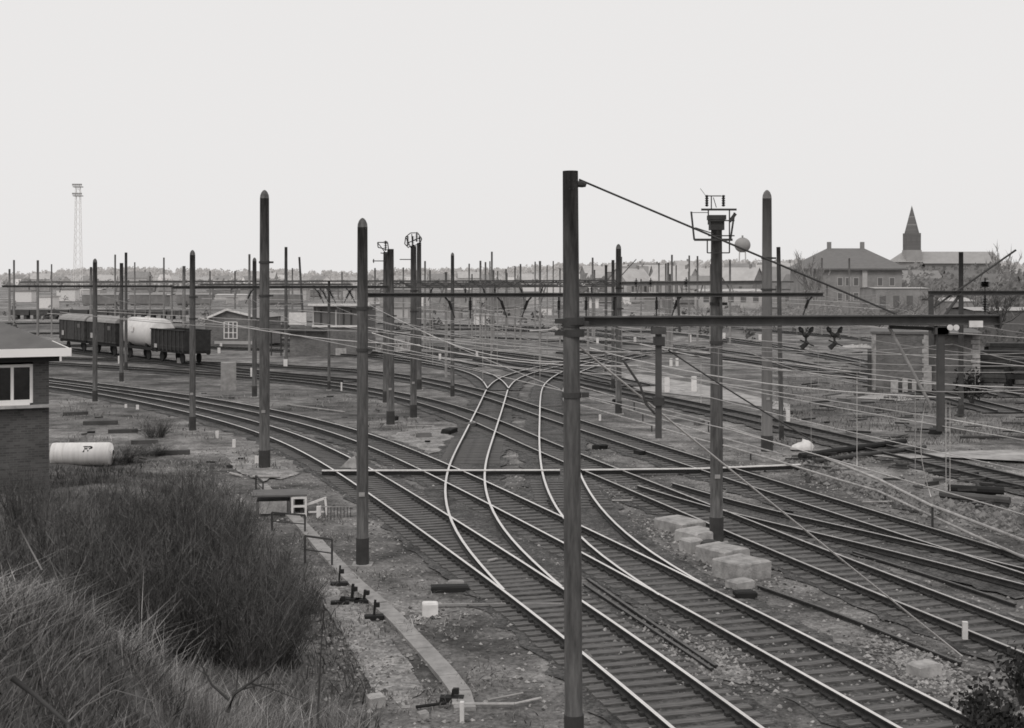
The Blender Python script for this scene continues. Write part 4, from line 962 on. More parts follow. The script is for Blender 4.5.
# dark leafy bush in the bottom right corner
def leafy(px, py, Y, w, h, n, label, m='leaf', s0=.03, s1=.08, name='leafy_bush', sub=True):
    p = dep(px, py, Y); root = empty(name, (p.x, p.y, 0), 0, label, 'bush'); st = MB(); lf = MB(); cl = []
    for i in range(22):
        t = R.uniform(0, 6.28); tip = Vector((w*math.cos(t)*R.random(), w*math.sin(t)*R.random(), h*R.uniform(.4, 1))); cl.append(tip)
        st.tube([(0, 0, -.1), (tip.x*.4, tip.y*.4, tip.z*.55), tip], [.02, .014, .006], 5)
    for i in range(n):
        c = R.choice(cl)*R.uniform(.6, 1.05); q = c+Vector((R.gauss(0, .14), R.gauss(0, .14), R.gauss(0, .12))); s = R.uniform(s0, s1)
        a = Vector((R.uniform(-1, 1), R.uniform(-1, 1), R.uniform(-1, 1))).normalized(); u = a.orthogonal().normalized(); v = a.cross(u)
        lf.add([q-u*s, q+v*s*.6, q+u*s, q-v*s*.6], [(0, 1, 2, 3)])
    st.build('stems', 'bark', root); lf.build('foliage', m, root)
leafy(1004, 700, 20.5, .55, 1.15, 1100, 'dark leafy bush in the bottom right corner')
leafy(978, 690, 23, .4, .65, 300, 'smaller dark bush left of the corner bush')
leafy(1022, 640, 24, .4, 1.1, 350, 'dark bush at the right edge above the corner bush')
leafy(972, 390, 80, 1.1, 2.2, 400, 'dark bush in front of the brick building', s0=.08, s1=.2)
rod((842, 372), (868, 371), .3, 'dark log-like heap left of the brick building', 'bushb', .3, .3)
# ------------------------------------------------------------------ near brick cabin (left)
def near_cabin():
    a = math.radians(25); p = dep(49, 400, 45); root = empty('signal_cabin', (p.x, p.y, 0), a, 'near brick cabin with white-edged flat roof at the left edge', 'building')
    L = 9.0; Dp = 5.0
    b = MB(); b.box(-L, 0, 0, .3, -.5, 3.4); b.box(-L, 0, Dp-.3, Dp, -.5, 5.0); b.box(-.3, -.003, .303, Dp-.303, -.5, 5.0); b.box(-L+.003, -L+.3, .303, Dp-.303, -.5, 5.0)
    b.box(-.52, 0, 0, .3, 3.403, 5.0); b.build('wall', 'brick', root)
    b = MB(); b.box(-L-.6, .62, -.7, Dp+.5, 5.24, 5.42); b.add([(-L-.6, -.7, 5.424), (.62, -.7, 5.424), (.62, Dp+.5, 5.424), (-L-.6, Dp+.5, 5.424), (-L+2, Dp/2, 6.55), (-2.0, Dp/2, 6.55)], [(0, 1, 5, 4), (1, 2, 5), (2, 3, 4, 5), (3, 0, 4)]); b.build('roof', 'roofdark', root)
    b = MB(); b.box(-L-.65, .66, -.75, -.703, 5.19, 5.47); b.box(.623, .66, -.7, Dp+.5, 5.19, 5.44); b.build('fascia', 'trim', root)
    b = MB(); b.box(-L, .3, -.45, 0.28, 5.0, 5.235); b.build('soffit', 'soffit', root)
    b = MB(); b.box(-L, .35, -.25, .06, 3.41, 3.5); b.build('ledge', 'concretel', root)
    w0 = -6.5
    for i in range(5):
        x1 = -.52-1.34*i; x0 = x1-1.34
        wn = MB()
        for x in (x0+.003, (x0+x1)/2-.05, x1-.1): wn.box(x, x+.1, .04, .14, 3.56, 4.9)
        wn.box(x0+.1, x1-.1, .045, .135, 3.5, 3.68); wn.box(x0+.1, x1-.1, .045, .135, 4.8, 4.9)
        wf = wn.build('window', 'trim', root)
        MB().box(x0+.02, x1-.02, .085, .1, 3.55, 4.88).build('pane', 'glass', wf)
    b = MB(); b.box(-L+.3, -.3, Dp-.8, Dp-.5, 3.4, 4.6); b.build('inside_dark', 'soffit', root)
    b = MB(); b.box(-1.5, -1.15, .35, .4, 3.6, 4.85); b.box(-2.8, -2.5, .35, .4, 3.6, 4.85); b.build('curtain', 'wallfard', root)
near_cabin()
# ------------------------------------------------------------------ distant small gabled house and glazed signal cabin
def gabled():
    Y = 146; p = dep(231, 343, Y); root = empty('gabled_house', (p.x, p.y, 0), -.12, 'small gabled brick house with white window beyond the wagons', 'building'); w = 3.0
    b = MB(); b.add([(-w, 0, -.2), (w, 0, -.2), (w, 0, 3.3), (-.4, 0, 4.15), (-w, 0, 3.2), (-w, 9, -.2), (w, 9, -.2), (w, 9, 3.3), (-.4, 9, 4.15), (-w, 9, 3.2)], [(0, 1, 2, 3, 4), (5, 9, 8, 7, 6), (1, 6, 7, 2), (0, 4, 9, 5)]); b.build('wall', 'brickfar', root)
    b = MB(); b.add([(-w-.3, -.3, 3.15), (-.4, -.3, 4.22), (-.4, 9.3, 4.22), (-w-.3, 9.3, 3.15)], [(0, 1, 2, 3)]); b.add([(w+.3, -.3, 3.3), (-.4, -.3, 4.22), (-.4, 9.3, 4.22), (w+.3, 9.3, 3.3)], [(3, 2, 1, 0)]); b.build('roof', 'rooffar', root)
    b = MB(); b.bar((-w+.3, -.32, 3.3), (-.4, -.32, 4.25), .06, .24); b.bar((-.4, -.32, 4.25), (w+.1, -.32, 3.42), .06, .24); b.build('bargeboard', 'white', root)
    wn = MB(); 
    for x in (-.78, -.26, .26, .72): wn.box(x-.06+.0, x+.06, -.08, .02, .95, 2.85)
    for z in (.95, 1.6, 2.2, 2.8): wn.box(-.72, .66, -.075, .015, z, z+.1)
    wf = wn.build('window', 'white', root); MB().box(-.8, .74, -.03, .03, .95, 2.85).build('pane', 'winfar', wf)
    b = MB(); b.box(-1.9, 2.6, -.1, -.003, .35, .7); b.build('plinth_band', 'wallfar', root)
gabled()
def glazed():
    Y = 131; p = dep(325, 355, Y); root = empty('signal_cabin', (p.x, p.y, 0), -.08, 'far glazed signal cabin with thin white flat roof', 'building')
    b = MB(); b.box(-3.6, 4.2, 0, 5, -.2, 2.9); b.build('wall', 'brickfar', root)
    b = MB(); b.box(-1.2, 4.2, 0.1, 5, 2.93, 4.9); b.build('glazing_core', 'winfar', root)
    for i in range(8):
        x = -1.2+5.4*i/7; wn = MB(); wn.box(x-.07, x+.07, 0, .09, 2.95, 4.6); wn.build('mullion', 'mastd' if i % 3 else 'wallfar', root)
    b = MB(); b.box(-1.3, 4.3, -.2, 0.0, 2.85, 3.05); b.build('sill_band', 'white', root)
    b = MB(); b.box(-1.6, 4.6, -.5, 5.4, 4.92, 5.12); b.build('roof', 'rooffar', root)
    b = MB(); b.box(-1.62, 4.62, -.54, -.503, 5.0, 5.22); b.build('fascia', 'white', root)
    b = MB(); b.box(1.3, 2.0, -.06, .03, .8, 1.85); w = b.build('window', 'winfar', root); MB().box(1.1, 2.2, -.1, -.003, -.1, .75).build('step', 'concretel', root)
    b = MB(); b.box(-3.8, -2.0, .4, .6, 3.0, 4.3); b.build('white_panel', 'white', root)
    b = MB(); b.bar((-5.6, -.4, 2.55), (.2, -.4, 2.45), .6, .18); b.bar((-5.6, -.4, 3.1), (-2, -.4, 3.05), .06, .06); b.build('gangway', 'mastd', root)
    for x in (-5.4, -4.4): MB().bar((x, -.4, -.1), (x, -.4, 2.45), .12, .12).build('gangway_post', 'mastd', root)
    b = MB(); b.tube([(3.6, -.6, 2.05), (4.3, -.6, 1.8)], [.3, .2], 10); b.build('lamp_shade', 'white', root)
glazed()
# ------------------------------------------------------------------ goods wagons (left)
def wheels(root, xs_):
    for x in xs_:
        for s in (-1, 1):
            b = MB(); b.tube([(x, s*.72, .5), (x, s*.82, .5)], .48, 14); b.build('wheel', 'black', root)
def under(root, L):
    b = MB(); b.box(-L/2, L/2, -1.15, 1.15, .95, 1.2)
    for e in (-1, 1):
        for s in (-.8, .8): b.tube([(e*L/2, s, 1.05), (e*(L/2+.45), s, 1.05)], .11, 8); b.tube([(e*(L/2+.45), s, 1.05), (e*(L/2+.5), s, 1.05)], .22, 10)
    b.build('underframe', 'black', root)
wrz = math.atan2(wd.y, wd.x)+math.pi
def wpos(k): q = W0+wd*8.25*k; return (q.x, q.y, ZR-.02)
def open_wagon():
    r = empty('goods_wagon', wpos(0), wrz, 'dark open goods wagon, nearest of the train on the left', 'wagon', 'goods wagons standing on the left siding'); L = 7.2
    under(r, L); wheels(r, (-2.2, 2.2)); MB().box(-2.6, -2.0, -1.37, -1.35, 1.3, 1.65).build('plate', 'wallfar', r); b = MB()
    for s in (-1, 1): b.box(-L/2, L/2, s*1.2-.04, s*1.2+.04, 1.205, 2.95)
    for e in (-1, 1): b.box(e*(L/2-.04)-.04, e*(L/2-.04)+.04, -1.157, 1.157, 1.205, 2.95)
    b.build('body', 'wagdark', r); b = MB()
    for s in (-1, 1):
        b = MB(); b.box(-L/2, L/2, s*1.26-.012, s*1.26+.012, 1.5, 1.58)
        for i in range(9): x = -L/2+.2+i*(L-.4)/8; b.box(x-.05, x+.05, s*1.285-.04, s*1.285+.04, 1.1, 2.94)
        b.build('side_ribs', 'wagmid', r)
    b = MB(); b.box(-L/2-.02, L/2+.02, -1.36, -1.1, 2.953, 3.03); b.box(-L/2-.02, L/2+.02, 1.1, 1.36, 2.953, 3.03); b.build('top_rail', 'wagdark', r)
def tank_wagon():
    r = empty('goods_wagon', wpos(.9), wrz, 'pale tank wagon behind the open wagon', 'wagon', 'goods wagons standing on the left siding'); L = 7.2
    under(r, L); wheels(r, (-2.2, 2.2)); b = MB(); z = 2.5; R0 = 1.38
    b.tube([(-3.45, 0, z), (-3.4, 0, z), (-3.2, 0, z), (3.2, 0, z), (3.4, 0, z), (3.45, 0, z)], [.3, 1.0, R0, R0, 1.0, .3], 28); b.build('tank', 'tank', r, True)
    for x in (-2, 2): MB().box(x-.2, x+.2, -1.0, 1.0, 1.203, 1.75).build('saddle', 'black', r)
    MB().tube([(0, 0, z+R0-.05), (0, 0, z+R0+.1)], .25, 14).build('hatch', 'tank', r)
    MB().box(-.5, .1, -1.5, -1.44, 2.6, 3.1).build('plate', 'white', r)
def covered(k, lab, roof='wagroof', body='wagdark'):
    r = empty('goods_wagon', wpos(k), wrz, lab, 'wagon', 'goods wagons standing on the left siding'); L = 7.4
    under(r, L); wheels(r, (-2.3, 2.3)); MB().box(-2.7, -2.1, -1.35, -1.33, 1.6, 2.1).build('plate', 'wallfar', r); MB().box(1.8, 2.6, -1.34, -1.325, 2.5, 2.9).build('vent', 'walldark', r); b = MB(); b.box(-L/2, L/2, -1.25, 1.25, 1.205, 3.25); b.build('body', body, r)
    b = MB(); vs = []; n = 9
    for x in (-L/2-.12, L/2+.12):
        for i in range(n+1):
            t = math.pi*i/n; vs.append((x, -1.36*math.cos(t), 3.22+.62*math.sin(t)))
    b.add(vs, [(i, i+1, n+2+i, n+1+i) for i in range(n)]+[tuple(range(n+1))[::-1], tuple(range(n+1, 2*n+2))]); b.build('roof', roof, r)
    for s in (-1, 1):
        MB().box(-.85, .85, s*1.27-.03, s*1.27+.03, 1.25, 3.15).build('door', 'wagmid', r); b = MB(); b.box(-L/2, L/2, s*1.26-.008, s*1.26+.008, 1.25, 1.35)
        for i in range(8):
            x = -L/2+.15+i*(L-.3)/7
            if abs(x) > .95: b.box(x-.05, x+.05, s*1.28-.03, s*1.28+.03, 1.2, 3.2)
        b.build('side_ribs', 'wagmid', r)
open_wagon(); tank_wagon(); covered(1.92, 'dark covered wagon with rounded grey roof left of the tank wagon'); covered(2.92, 'furthest brown covered wagon of the train, half behind the cabin roof', 'wagroof', 'wagmid')
# far wagon rows
fw = []
def farbox(m, roof):
    r = empty('far_wagon', (0, 0, -50), 0, 'x', 'wagon', 'rows of wagons far across the yard'); b = MB(); b.box(-4.5, 4.5, -1.3, 1.3, 1.0, 3.3); b.box(-4.2, 4.2, -1, 1, .5, 1.0); b.build('body', m, r)
    c = MB(); c.add([(-4.6, -1.4, 3.3), (4.6, -1.4, 3.3), (4.6, 0, 3.75), (-4.6, 0, 3.75), (4.6, 1.4, 3.3), (-4.6, 1.4, 3.3)], [(0, 1, 2, 3), (3, 2, 4, 5)]); c.build('roof', roof, r); return r
pro = [farbox('farwag', 'rooffar'), farbox('farwag', 'wagroof'), farbox('farwagl', 'rooffarl')]
rows = [(5, 330, 330, 345, 'in the second far row on the left', .02), (190, 520, 480, 470, 'in the third far row at centre left', -.02), (400, 560, 300, 290, 'in the centre beyond the crossing', -.05), (600, 800, 360, 330, 'on the right beyond the near girder', -.06), (20, 420, 640, 640, 'in the furthest row at left', 0)]
used = set(); cnt = 0
for x0, x1, Y0, Y1, lab, _ in rows:
    X0 = (x0-CX)*Y0/F; X1 = (x1-CX)*Y1/F; n = int((X1-X0)/10.2); a = math.atan2(Y1-Y0, X1-X0); wi = 0
    for i in range(n):
        if R.random() < .22: continue
        t = i/n; X = X0+(X1-X0)*t; Y = Y0+(Y1-Y0)*t; k = R.choice((0, 0, 1, 2)); wi += 1
        l = 'far %s wagon %s, %d from left' % (('dark', 'pale-roofed', 'pale')[k], lab, wi)
        if k not in used: used.add(k); o = pro[k]; o.location = (X, Y, 0); o.rotation_euler = (0, 0, a); o['label'] = l
        else: dup(pro[k], (X, Y, 0), a, l)
M['flatw'] = mat('flat_wagon', .07, .3, .5)
for i in range(9):
    p = at(22+i*19.5, 319); b = MB(); L = 3.4; b.box(-L/2, L/2, -1.2, 1.2, .75, 1.75)
    b.box(-L*.35, -L*.2, -1, 1, 0, .75); b.box(L*.2, L*.35, -1, 1, 0, .75); o = b.build('flat_wagon', 'flatw'); o.location = p
    tag(o, ORD[i]+' from the left of the low dark wagons beyond the goods train', 'wagon', 'low dark wagons beyond the goods train')
# ------------------------------------------------------------------ brick building on the right
def right_brick():
    Y = 91; c = at(929, 392.5); root = empty('brick_building', (c.x, c.y, 0), -.27, 'roofless brick building with pale corner stones on the right', 'building')
    px = Y/F; zt = H-(333-HZ)*Y/F
    b = MB(); b.box(-53*px, -5*px, 0, .4, -.3, zt); b.box(-53*px, -52.6*px+.3, .403, 7, -.3, zt); b.box(3*px, 46*px, .9, 1.3, -.3, zt-.1); b.box(46*px-.3, 46*px-.003, 1.303, 7, -.3, zt-.3); b.box(-53*px, 46*px, 7.003, 7.3, -.3, zt); b.build('wall', 'brickmid', root)
    k = MB(); k2 = MB(); n = 13
    for i in range(n):
        z0 = -.3+(zt+.3)*i/n; z1 = -.3+(zt+.3)*(i+1)/n-.01; w = .1 if i % 2 else .0
        k.box(-5*px-.0+.002-w, 2.5*px, -.06, 1.36, z0, z1); k2.box(46*px-.35-w, 46*px+.15, .84, 1.42, z0, z1-.05)
    k.build('quoins', 'concrete', root); k2.build('quoins', 'concrete', root); MB().box(-53*px-.08, -53*px+.22, -.05, .45, -.3, zt).build('quoins', 'concrete', root)
    b = MB(); b.box(-53*px-.15, 46*px+.2, -.12, 7.4, zt+.003, zt+.16); b.build('coping', 'walldark', root)
    for x0, x1 in ((-36, -29), (-25, -20), (-16, -12)): MB().box(x0*px, x1*px, -.5, -.004, -.1, .9-.1*R.random()).build('buttress', 'concretel', root)
    b = MB(); b.box(-58*px, -54*px, -.4, .3, -.2, 2.9); b.build('side_post', 'mastd', root)
right_brick()
sheet('path', [(855, 398), (870, 394.5), (925, 393.5), (930, 399), (900, 401)], 'cinder', .02, 'pale ground before the brick building')
for x, y, l_, lab in ((1000, 383, 3.2, 'dark stack of timber at the right edge beside the brick building'), (1012, 372, 3.6, 'taller dark timber stack behind the first at the right edge'), (1030, 395, 2.5, 'dark timber stack just past the right edge')):
    p = at(x, y); b = MB()
    for k in range(7):
        for q in range(3): b.bar(Vector((-l_/2+R.uniform(-.3, .3), q*.5, .2+k*.34)), Vector((l_/2+R.uniform(-.3, .3), q*.5+R.uniform(-.1, .1), .2+k*.34+R.uniform(-.05, .05))), .42, .3)
    o = b.build('timber_stack', 'debris'); o.location = p; o.rotation_euler = (0, 0, R.uniform(-.3, .1)); tag(o, lab, 'timber')
# trees, scrap right of it
def bare_tree(px, yb, Y, h, w, label, m='woodmid', n=260, name='bare_tree', group=None):
    p = dep(px, yb, Y); root = empty(name, (p.x, p.y, 0), 0, label, 'tree', group); st = MB(); tw = MB(); k = h/10
    st.tube([(0, 0, -.3), (.05*h*R.uniform(-.3, .3), 0, h*.3), (.05*h*R.uniform(-.5, .5), 0, h*.62)], [.26*k, .2*k, .08*k], 6)
    ends = []
    for i in range(16):
        t = R.uniform(0, 6.28); z0 = h*R.uniform(.22, .55); e = Vector((w*math.cos(t)*R.uniform(.3, 1), w*math.sin(t)*R.uniform(.3, 1), min(h, z0+h*R.uniform(.2, .45)))); ends.append((Vector((0, 0, z0)), e)); st.tube([(0, 0, z0), e*.5+Vector((0, 0, z0*.4)), e], [.1*k, .06*k, .02*k], 4)
    for i in range(n):
        a, e = R.choice(ends); s = a.lerp(e, R.uniform(.35, 1)); q = s+Vector((R.gauss(0, .12*w), R.gauss(0, .12*w), R.uniform(.0, .16)*h)); u = Vector((1, 0, 0))*.03*k*1.6
        tw.add([s-u, s+u, q], [(0, 1, 2)])
    st.build('trunk', m, root); tw.build('crown', m, root); return root
bare_tree(806, 318, 240, 13, 4, 'bare tree just left of the hip-roofed house'); bare_tree(815, 318, 235, 12, 3.5, 'bare tree against the left corner of the hip-roofed house'); bare_tree(1003, 318, 300, 16, 5, 'bare tree at the right edge beyond the church roof'); bare_tree(975, 330, 190, 9, 4.5, 'bare tree before the church nave at right'); bare_tree(935, 330, 200, 8, 4, 'bare tree before the church between the two right masts'); bare_tree(705, 330, 180, 5, 5, 'low bare tree behind the switch mast'); bare_tree(745, 330, 190, 5, 5, 'low bare tree behind the tall pale mast'); bare_tree(1000, 345, 140, 7, 4, 'dark bare tree at the right edge above the wagons', 'bush', 500); bare_tree(880, 335, 170, 5, 6, 'low spreading bare tree beneath the hip-roofed house', 'bush', 400); bare_tree(915, 335, 180, 6, 6, 'low bare tree right of the spreading one beneath the house')
# ------------------------------------------------------------------ hip-roofed house, church
def hip_house():
    Y = 250; s = Y/F; c = dep(854, 318, Y); root = empty('hipped_house', (c.x, c.y, 0), 0, 'large house with steep hipped roof and two chimneys', 'building')
    X = lambda px: (px-854)*s; Z = lambda py: H-(py-HZ)*s
    b = MB(); b.box(X(806), X(902), 0, 14, -1, Z(269)); b.build('wall', 'wallhip', root)
    e = Z(268.5); t = Z(247.5); b = MB(); x0, x1 = X(801), X(907)
    b.add([(x0, -.7, e), (x1, -.7, e), (x1, 14.7, e), (x0, 14.7, e), (X(836), 7, t), (X(874), 7, t)], [(0, 1, 5, 4), (1, 2, 5), (2, 3, 4, 5), (3, 0, 4), (3, 2, 1, 0)]); rf = b.build('roof', MR, root)
    for px in (838, 872):
        b = MB(); b.box(X(px)-.35, X(px)+.35, 6.6, 7.4, t-.8, Z(241)); b.build('chimney', 'rooffar', rf)
    b = MB(); b.box(x0, x1, -.76, -.703, e-.35, e); b.build('gutter', 'walldark', root)
    for px in (815, 840, 848, 856, 880, 892):
        for py in (282, 297):
            wn = MB(); wn.box(X(px)-.55, X(px)+.55, -.06, .0, Z(py)-.8, Z(py)+.9); w = wn.build('window', 'wallfar', root); MB().box(X(px)-.42, X(px)+.42, -.09, -.063, Z(py)-.65, Z(py)+.78).build('pane', 'winfar', w)
    b = MB(); b.box(X(862), X(867), -.3, -.003, -1, Z(270)); b.build('pale_strip', 'wallfar', root)
MR = mat('house_tiles', .17, .12, 1, stretch=(1, 1, 6))
hip_house()
def shed(px0, px1, ytop, yb, Y, wall, roof, label, rise=.5, win=0, cat='building', name='shed', dpt=10):
    s = Y/F; c = dep((px0+px1)/2, yb, Y); root = empty(name, (c.x, c.y, 0), 0, label, cat); w = (px1-px0)*s/2; z = H-(ytop-HZ)*s
    b = MB(); b.box(-w, w, 0, dpt, -1, z-rise); b.build('wall', wall, root)
    b = MB(); b.add([(-w-.2, -.2, z-rise), (w+.2, -.2, z-rise), (w+.2, dpt/2, z), (-w-.2, dpt/2, z), (w+.2, dpt+.2, z-rise), (-w-.2, dpt+.2, z-rise)], [(0, 1, 2, 3), (3, 2, 4, 5)]); b.build('roof', roof, root)
    for i in range(win):
        x = -w+2*w*(i+.5)/win; MB().box(x-w/win*.45, x+w/win*.45, -.05, .04, (z-rise)*.35, (z-rise)*.8).build('window', 'winfar', root)
shed(876, 930, 287.5, 318, 215, 'wallhip', 'wallfar', 'dark low annex with pale roof edge right of the hipped house', .15, 4)
shed(940, 975, 298, 318, 200, 'wallfard', 'rooffarl', 'low pale-roofed shed beneath the church nave', .5)
shed(975, 1040, 308, 330, 150, 'walldark', 'concretel', 'low shed with pale roof at the right edge', .3)
shed(700, 762, 289, 305, 330, 'wallfar', 'rooffarl', 'long white-walled shed behind the tall pale mast', .6, 5)
shed(562, 642, 283, 293, 520, 'white', 'wallfar', 'long white shed just right of the near mast', .5)
shed(645, 700, 284, 296, 500, 'wallfar', 'rooffar', 'pale shed with grey roof before the houses', 1, 6)
shed(520, 560, 284, 292, 600, 'white', 'wallfar', 'white shed left of the near mast', .5)
def church():
    Y = 500; s = Y/F; c = dep(914, 290, Y); root = empty('church', (c.x, c.y, 0), 0, 'church with slated spire and long nave behind the hipped house', 'church')
    X = lambda px: (px-914)*s; Z = lambda py: H-(py-HZ)*s
    b = MB(); w = 7.0*s; b.box(-w, w, 0, 2*w, -1, Z(233)); b.build('tower', 'spire', root)
    b = MB(); b.box(-w*1.08, w*1.08, -.08*w, 2.08*w, -.9, Z(250)); b.build('tower_base', 'churchroof', root)
    n = 8; b = MB(); vs = [(w*1.03*math.cos(math.pi*(2*k+1)/8), w+w*1.03*math.sin(math.pi*(2*k+1)/8), Z(233)) for k in range(n)]+[(0, w, Z(205))]; b.add(vs, [(k, (k+1) % n, n) for k in range(n)]); sp = b.build('spire', 'spire', root)
    for py in (225, 217): q = (py-205)/28; MB().tube([(0, w, Z(py)), (0, w, Z(py-.7))], [w*1.05*q, w*1.03*q], 8).build('spire_band', 'churchroof', sp)
    for k in (-1, 1): MB().box(k*w*.4-.3, k*w*.4+.3, -.06, .05, Z(243), Z(237)).build('belfry_opening', 'winfar', root)
    b = MB(); b.box(X(925), X(1001), 0, 13, -1, Z(263)); b.build('nave', 'churchwall', root)
    b = MB(); b.add([(X(923), -1, Z(263.5)), (X(1003), -1, Z(263.5)), (X(999), 6.5, Z(251.3)), (X(918), 6.5, Z(251.3)), (X(1003), 14, Z(263.5)), (X(923), 14, Z(263.5))], [(0, 1, 2, 3), (3, 2, 4, 5), (0, 3, 5), (1, 4, 2)]); b.build('roof', 'churchroof', root)
    b = MB(); b.add([(X(897), -1, Z(262)), (X(922), -1, Z(262)), (X(922), 8, Z(252)), (X(908), 8, Z(252)), (X(897), 14, Z(262)), (X(922), 14, Z(262))], [(0, 1, 2, 3), (0, 3, 4), (3, 2, 5, 4)]); b.box(X(898), X(921), 0, 13, -1, Z(262.3)); b.build('chancel', 'churchroof', root)
    for i in range(6): MB().box(X(932+11*i), X(935+11*i), -.08, .05, Z(276), Z(266)).build('window', 'winfar', root)
church()
# ------------------------------------------------------------------ water tower, lighting tower, hills, houses
def water_tower():
    Y = 650; s = Y/F; c = dep(742.5, 300, Y); root = empty('water_tower', (c.x, c.y, 0), 0, 'round water tower on thin legs beside the tall pale mast', 'water tower'); Z = lambda py: H-(py-HZ)*s; r = 8*s
    b = MB(); zc = Z(245); k = []
    for i in range(9): t = -1.3+2.6*i/8; k.append(((0, 0, zc+r*.95*math.sin(t)), r*math.cos(t)))
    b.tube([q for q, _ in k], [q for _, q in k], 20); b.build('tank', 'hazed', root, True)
    MB().tube([(0, 0, zc+r*.9), (0, 0, zc+r*1.2)], r*.12, 8).build('vent', 'hazed', root)
    for t in (.6, 2.2, 3.7, 5.3): MB().tube([(r*.5*math.cos(t), r*.5*math.sin(t), zc-r*.8), (r*.7*math.cos(t), r*.7*math.sin(t), -1)], .28, 6).build('leg', 'haze', root)
water_tower()
def light_tower():
    Y = 520; s = Y/F; c = dep(78, 300, Y); root = empty('lighting_tower', (c.x, c.y, 0), 0, 'faint tall lattice lighting tower with two lamp platforms', 'lighting tower'); Z = lambda py: H-(py-HZ)*s
    w1, w0 = 2.6*s, 5*s; zt = Z(186); b = MB(); n = 16
    P = lambda i, k: Vector(((w0+(w1-w0)*i/n)*(-1, 1, 1, -1)[k]*.75, (w0+(w1-w0)*i/n)*(-1, -1, 1, 1)[k]*.75, -1+(zt+1)*i/n))
    for k in range(4):
        b.tube([P(0, k), P(n, k)], .1, 4)
        for i in range(n): b.tube([P(i, k), P(i+1, (k+1) % 4)], .05, 4)
    b.build('lattice', M['pale'], root)
    for py in (195.5, 186.5):
        b = MB(); z = Z(py); b.box(-4.4*s, 4.4*s, -3*s, 3*s, z-.3, z); b.build('platform', 'hazed', root)
        for i in range(5): x = (-4+2*i)*s; MB().box(x-.3, x+.3, -3*s-.2, -3*s+.2, z+.3, z+1.0).build('floodlight', 'hazed', root)
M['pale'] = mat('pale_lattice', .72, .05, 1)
light_tower()
def crest(X, Y):
    px = CX+X/Y*F; P = [(-400, 276), (0, 275), (40, 273), (80, 269), (200, 270), (300, 272), (400, 271), (520, 268), (600, 263), (700, 262), (820, 261), (1400, 266)]
    for (a, b), (c, d) in zip(P, P[1:]):
        if px <= c: y = b+(d-b)*(px-a)/(c-a); break
    else: y = 266
    return H+(HZ-y-1.5)*Y/F+4*noise.noise((X/120, 3.1, 0))
def hillz(X, Y):
    c = crest(X, Y)-4; k = .42 if X > .04*Y else .3
    if Y < 1500: return c*k*max(0, (Y-850)/650)-.5
    return c*k+(c-c*k)*min(1, (Y-1500)/1200)
def hills():
    b = MB(); n = 160; Y0 = [850, 1100, 1300, 1500, 1900, 2300, 2700, 3600]; vs = []; m = len(Y0)
    for i in range(n+1):
        t = -1.0+2.0*i/n; vs += [(t*Y, Y, hillz(t*Y, Y) if Y < 3000 else 10) for Y in Y0]
    b.add(vs, [(m*i+k, m*i+m+k, m*i+m+1+k, m*i+1+k) for i in range(n) for k in range(m-1)])
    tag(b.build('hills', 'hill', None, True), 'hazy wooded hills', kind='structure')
hills()
def wood(name, Y0, Y1, n, h0, h1, m, label, xr=(-.44, .44), zfun=None, cl=26):
    b = MB()
    for _ in range(n):
        Y = R.uniform(Y0, Y1); X = R.uniform(*xr)*Y; h = R.uniform(h0, h1); w = h*R.uniform(.3, .55); z0 = zfun(X, Y) if zfun else 0
        for k in range(cl):
            t = R.uniform(0, 6.28); q = math.sqrt(R.random()); p = Vector((X+w*q*math.cos(t), Y+w*q*math.sin(t), z0+h*(.2+.8*R.random()*(1-.5*q*q)))); s = h*(.13 if cl < 50 else .05)*R.uniform(.5, 1.3)
            a, c = R.uniform(-1, 1), R.uniform(-1, 1); b.add([p+Vector((-s, a*s*.3, -s*.6)), p+Vector((s, 0, -s*.5*c)), p+Vector((c*s*.4, 0, s))], [(0, 1, 2)])
    return tag(b.build(name, m), label, 'wood', None, 'stuff')
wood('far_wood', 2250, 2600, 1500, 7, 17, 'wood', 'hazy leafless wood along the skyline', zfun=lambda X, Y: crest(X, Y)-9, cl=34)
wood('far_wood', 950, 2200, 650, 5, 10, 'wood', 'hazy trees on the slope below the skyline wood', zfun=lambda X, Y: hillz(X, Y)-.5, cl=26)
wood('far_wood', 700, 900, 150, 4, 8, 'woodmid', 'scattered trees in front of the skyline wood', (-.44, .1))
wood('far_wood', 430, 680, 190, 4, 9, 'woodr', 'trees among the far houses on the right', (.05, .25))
wood('town_trees', 255, 275, 26, 5, 10, 'woodr', 'trees crowded round the hipped house', (.28, .42), cl=170)
wood('town_trees', 330, 440, 90, 6, 12, 'woodr', 'bare trees before the church and the hipped house', (.29, .45), cl=170)
wood('town_trees', 185, 235, 50, 2, 4.2, 'woodmid', 'scrub and low trees along the foot of the town houses', (.2, .45), cl=170)
wood('town_trees', 125, 170, 18, 2, 3.6, 'bush', 'dark scrub behind the brick building', (.29, .42), cl=170)
wood('yard_scrub', 150, 400, 110, .8, 2.2, 'twig', 'dark scrub between the far sidings', (-.42, .3), cl=22)
wood('yard_scrub', 190, 420, 70, 1, 2.5, 'woodmid', 'low scrub between the far sidings', (-.42, .2), cl=20)
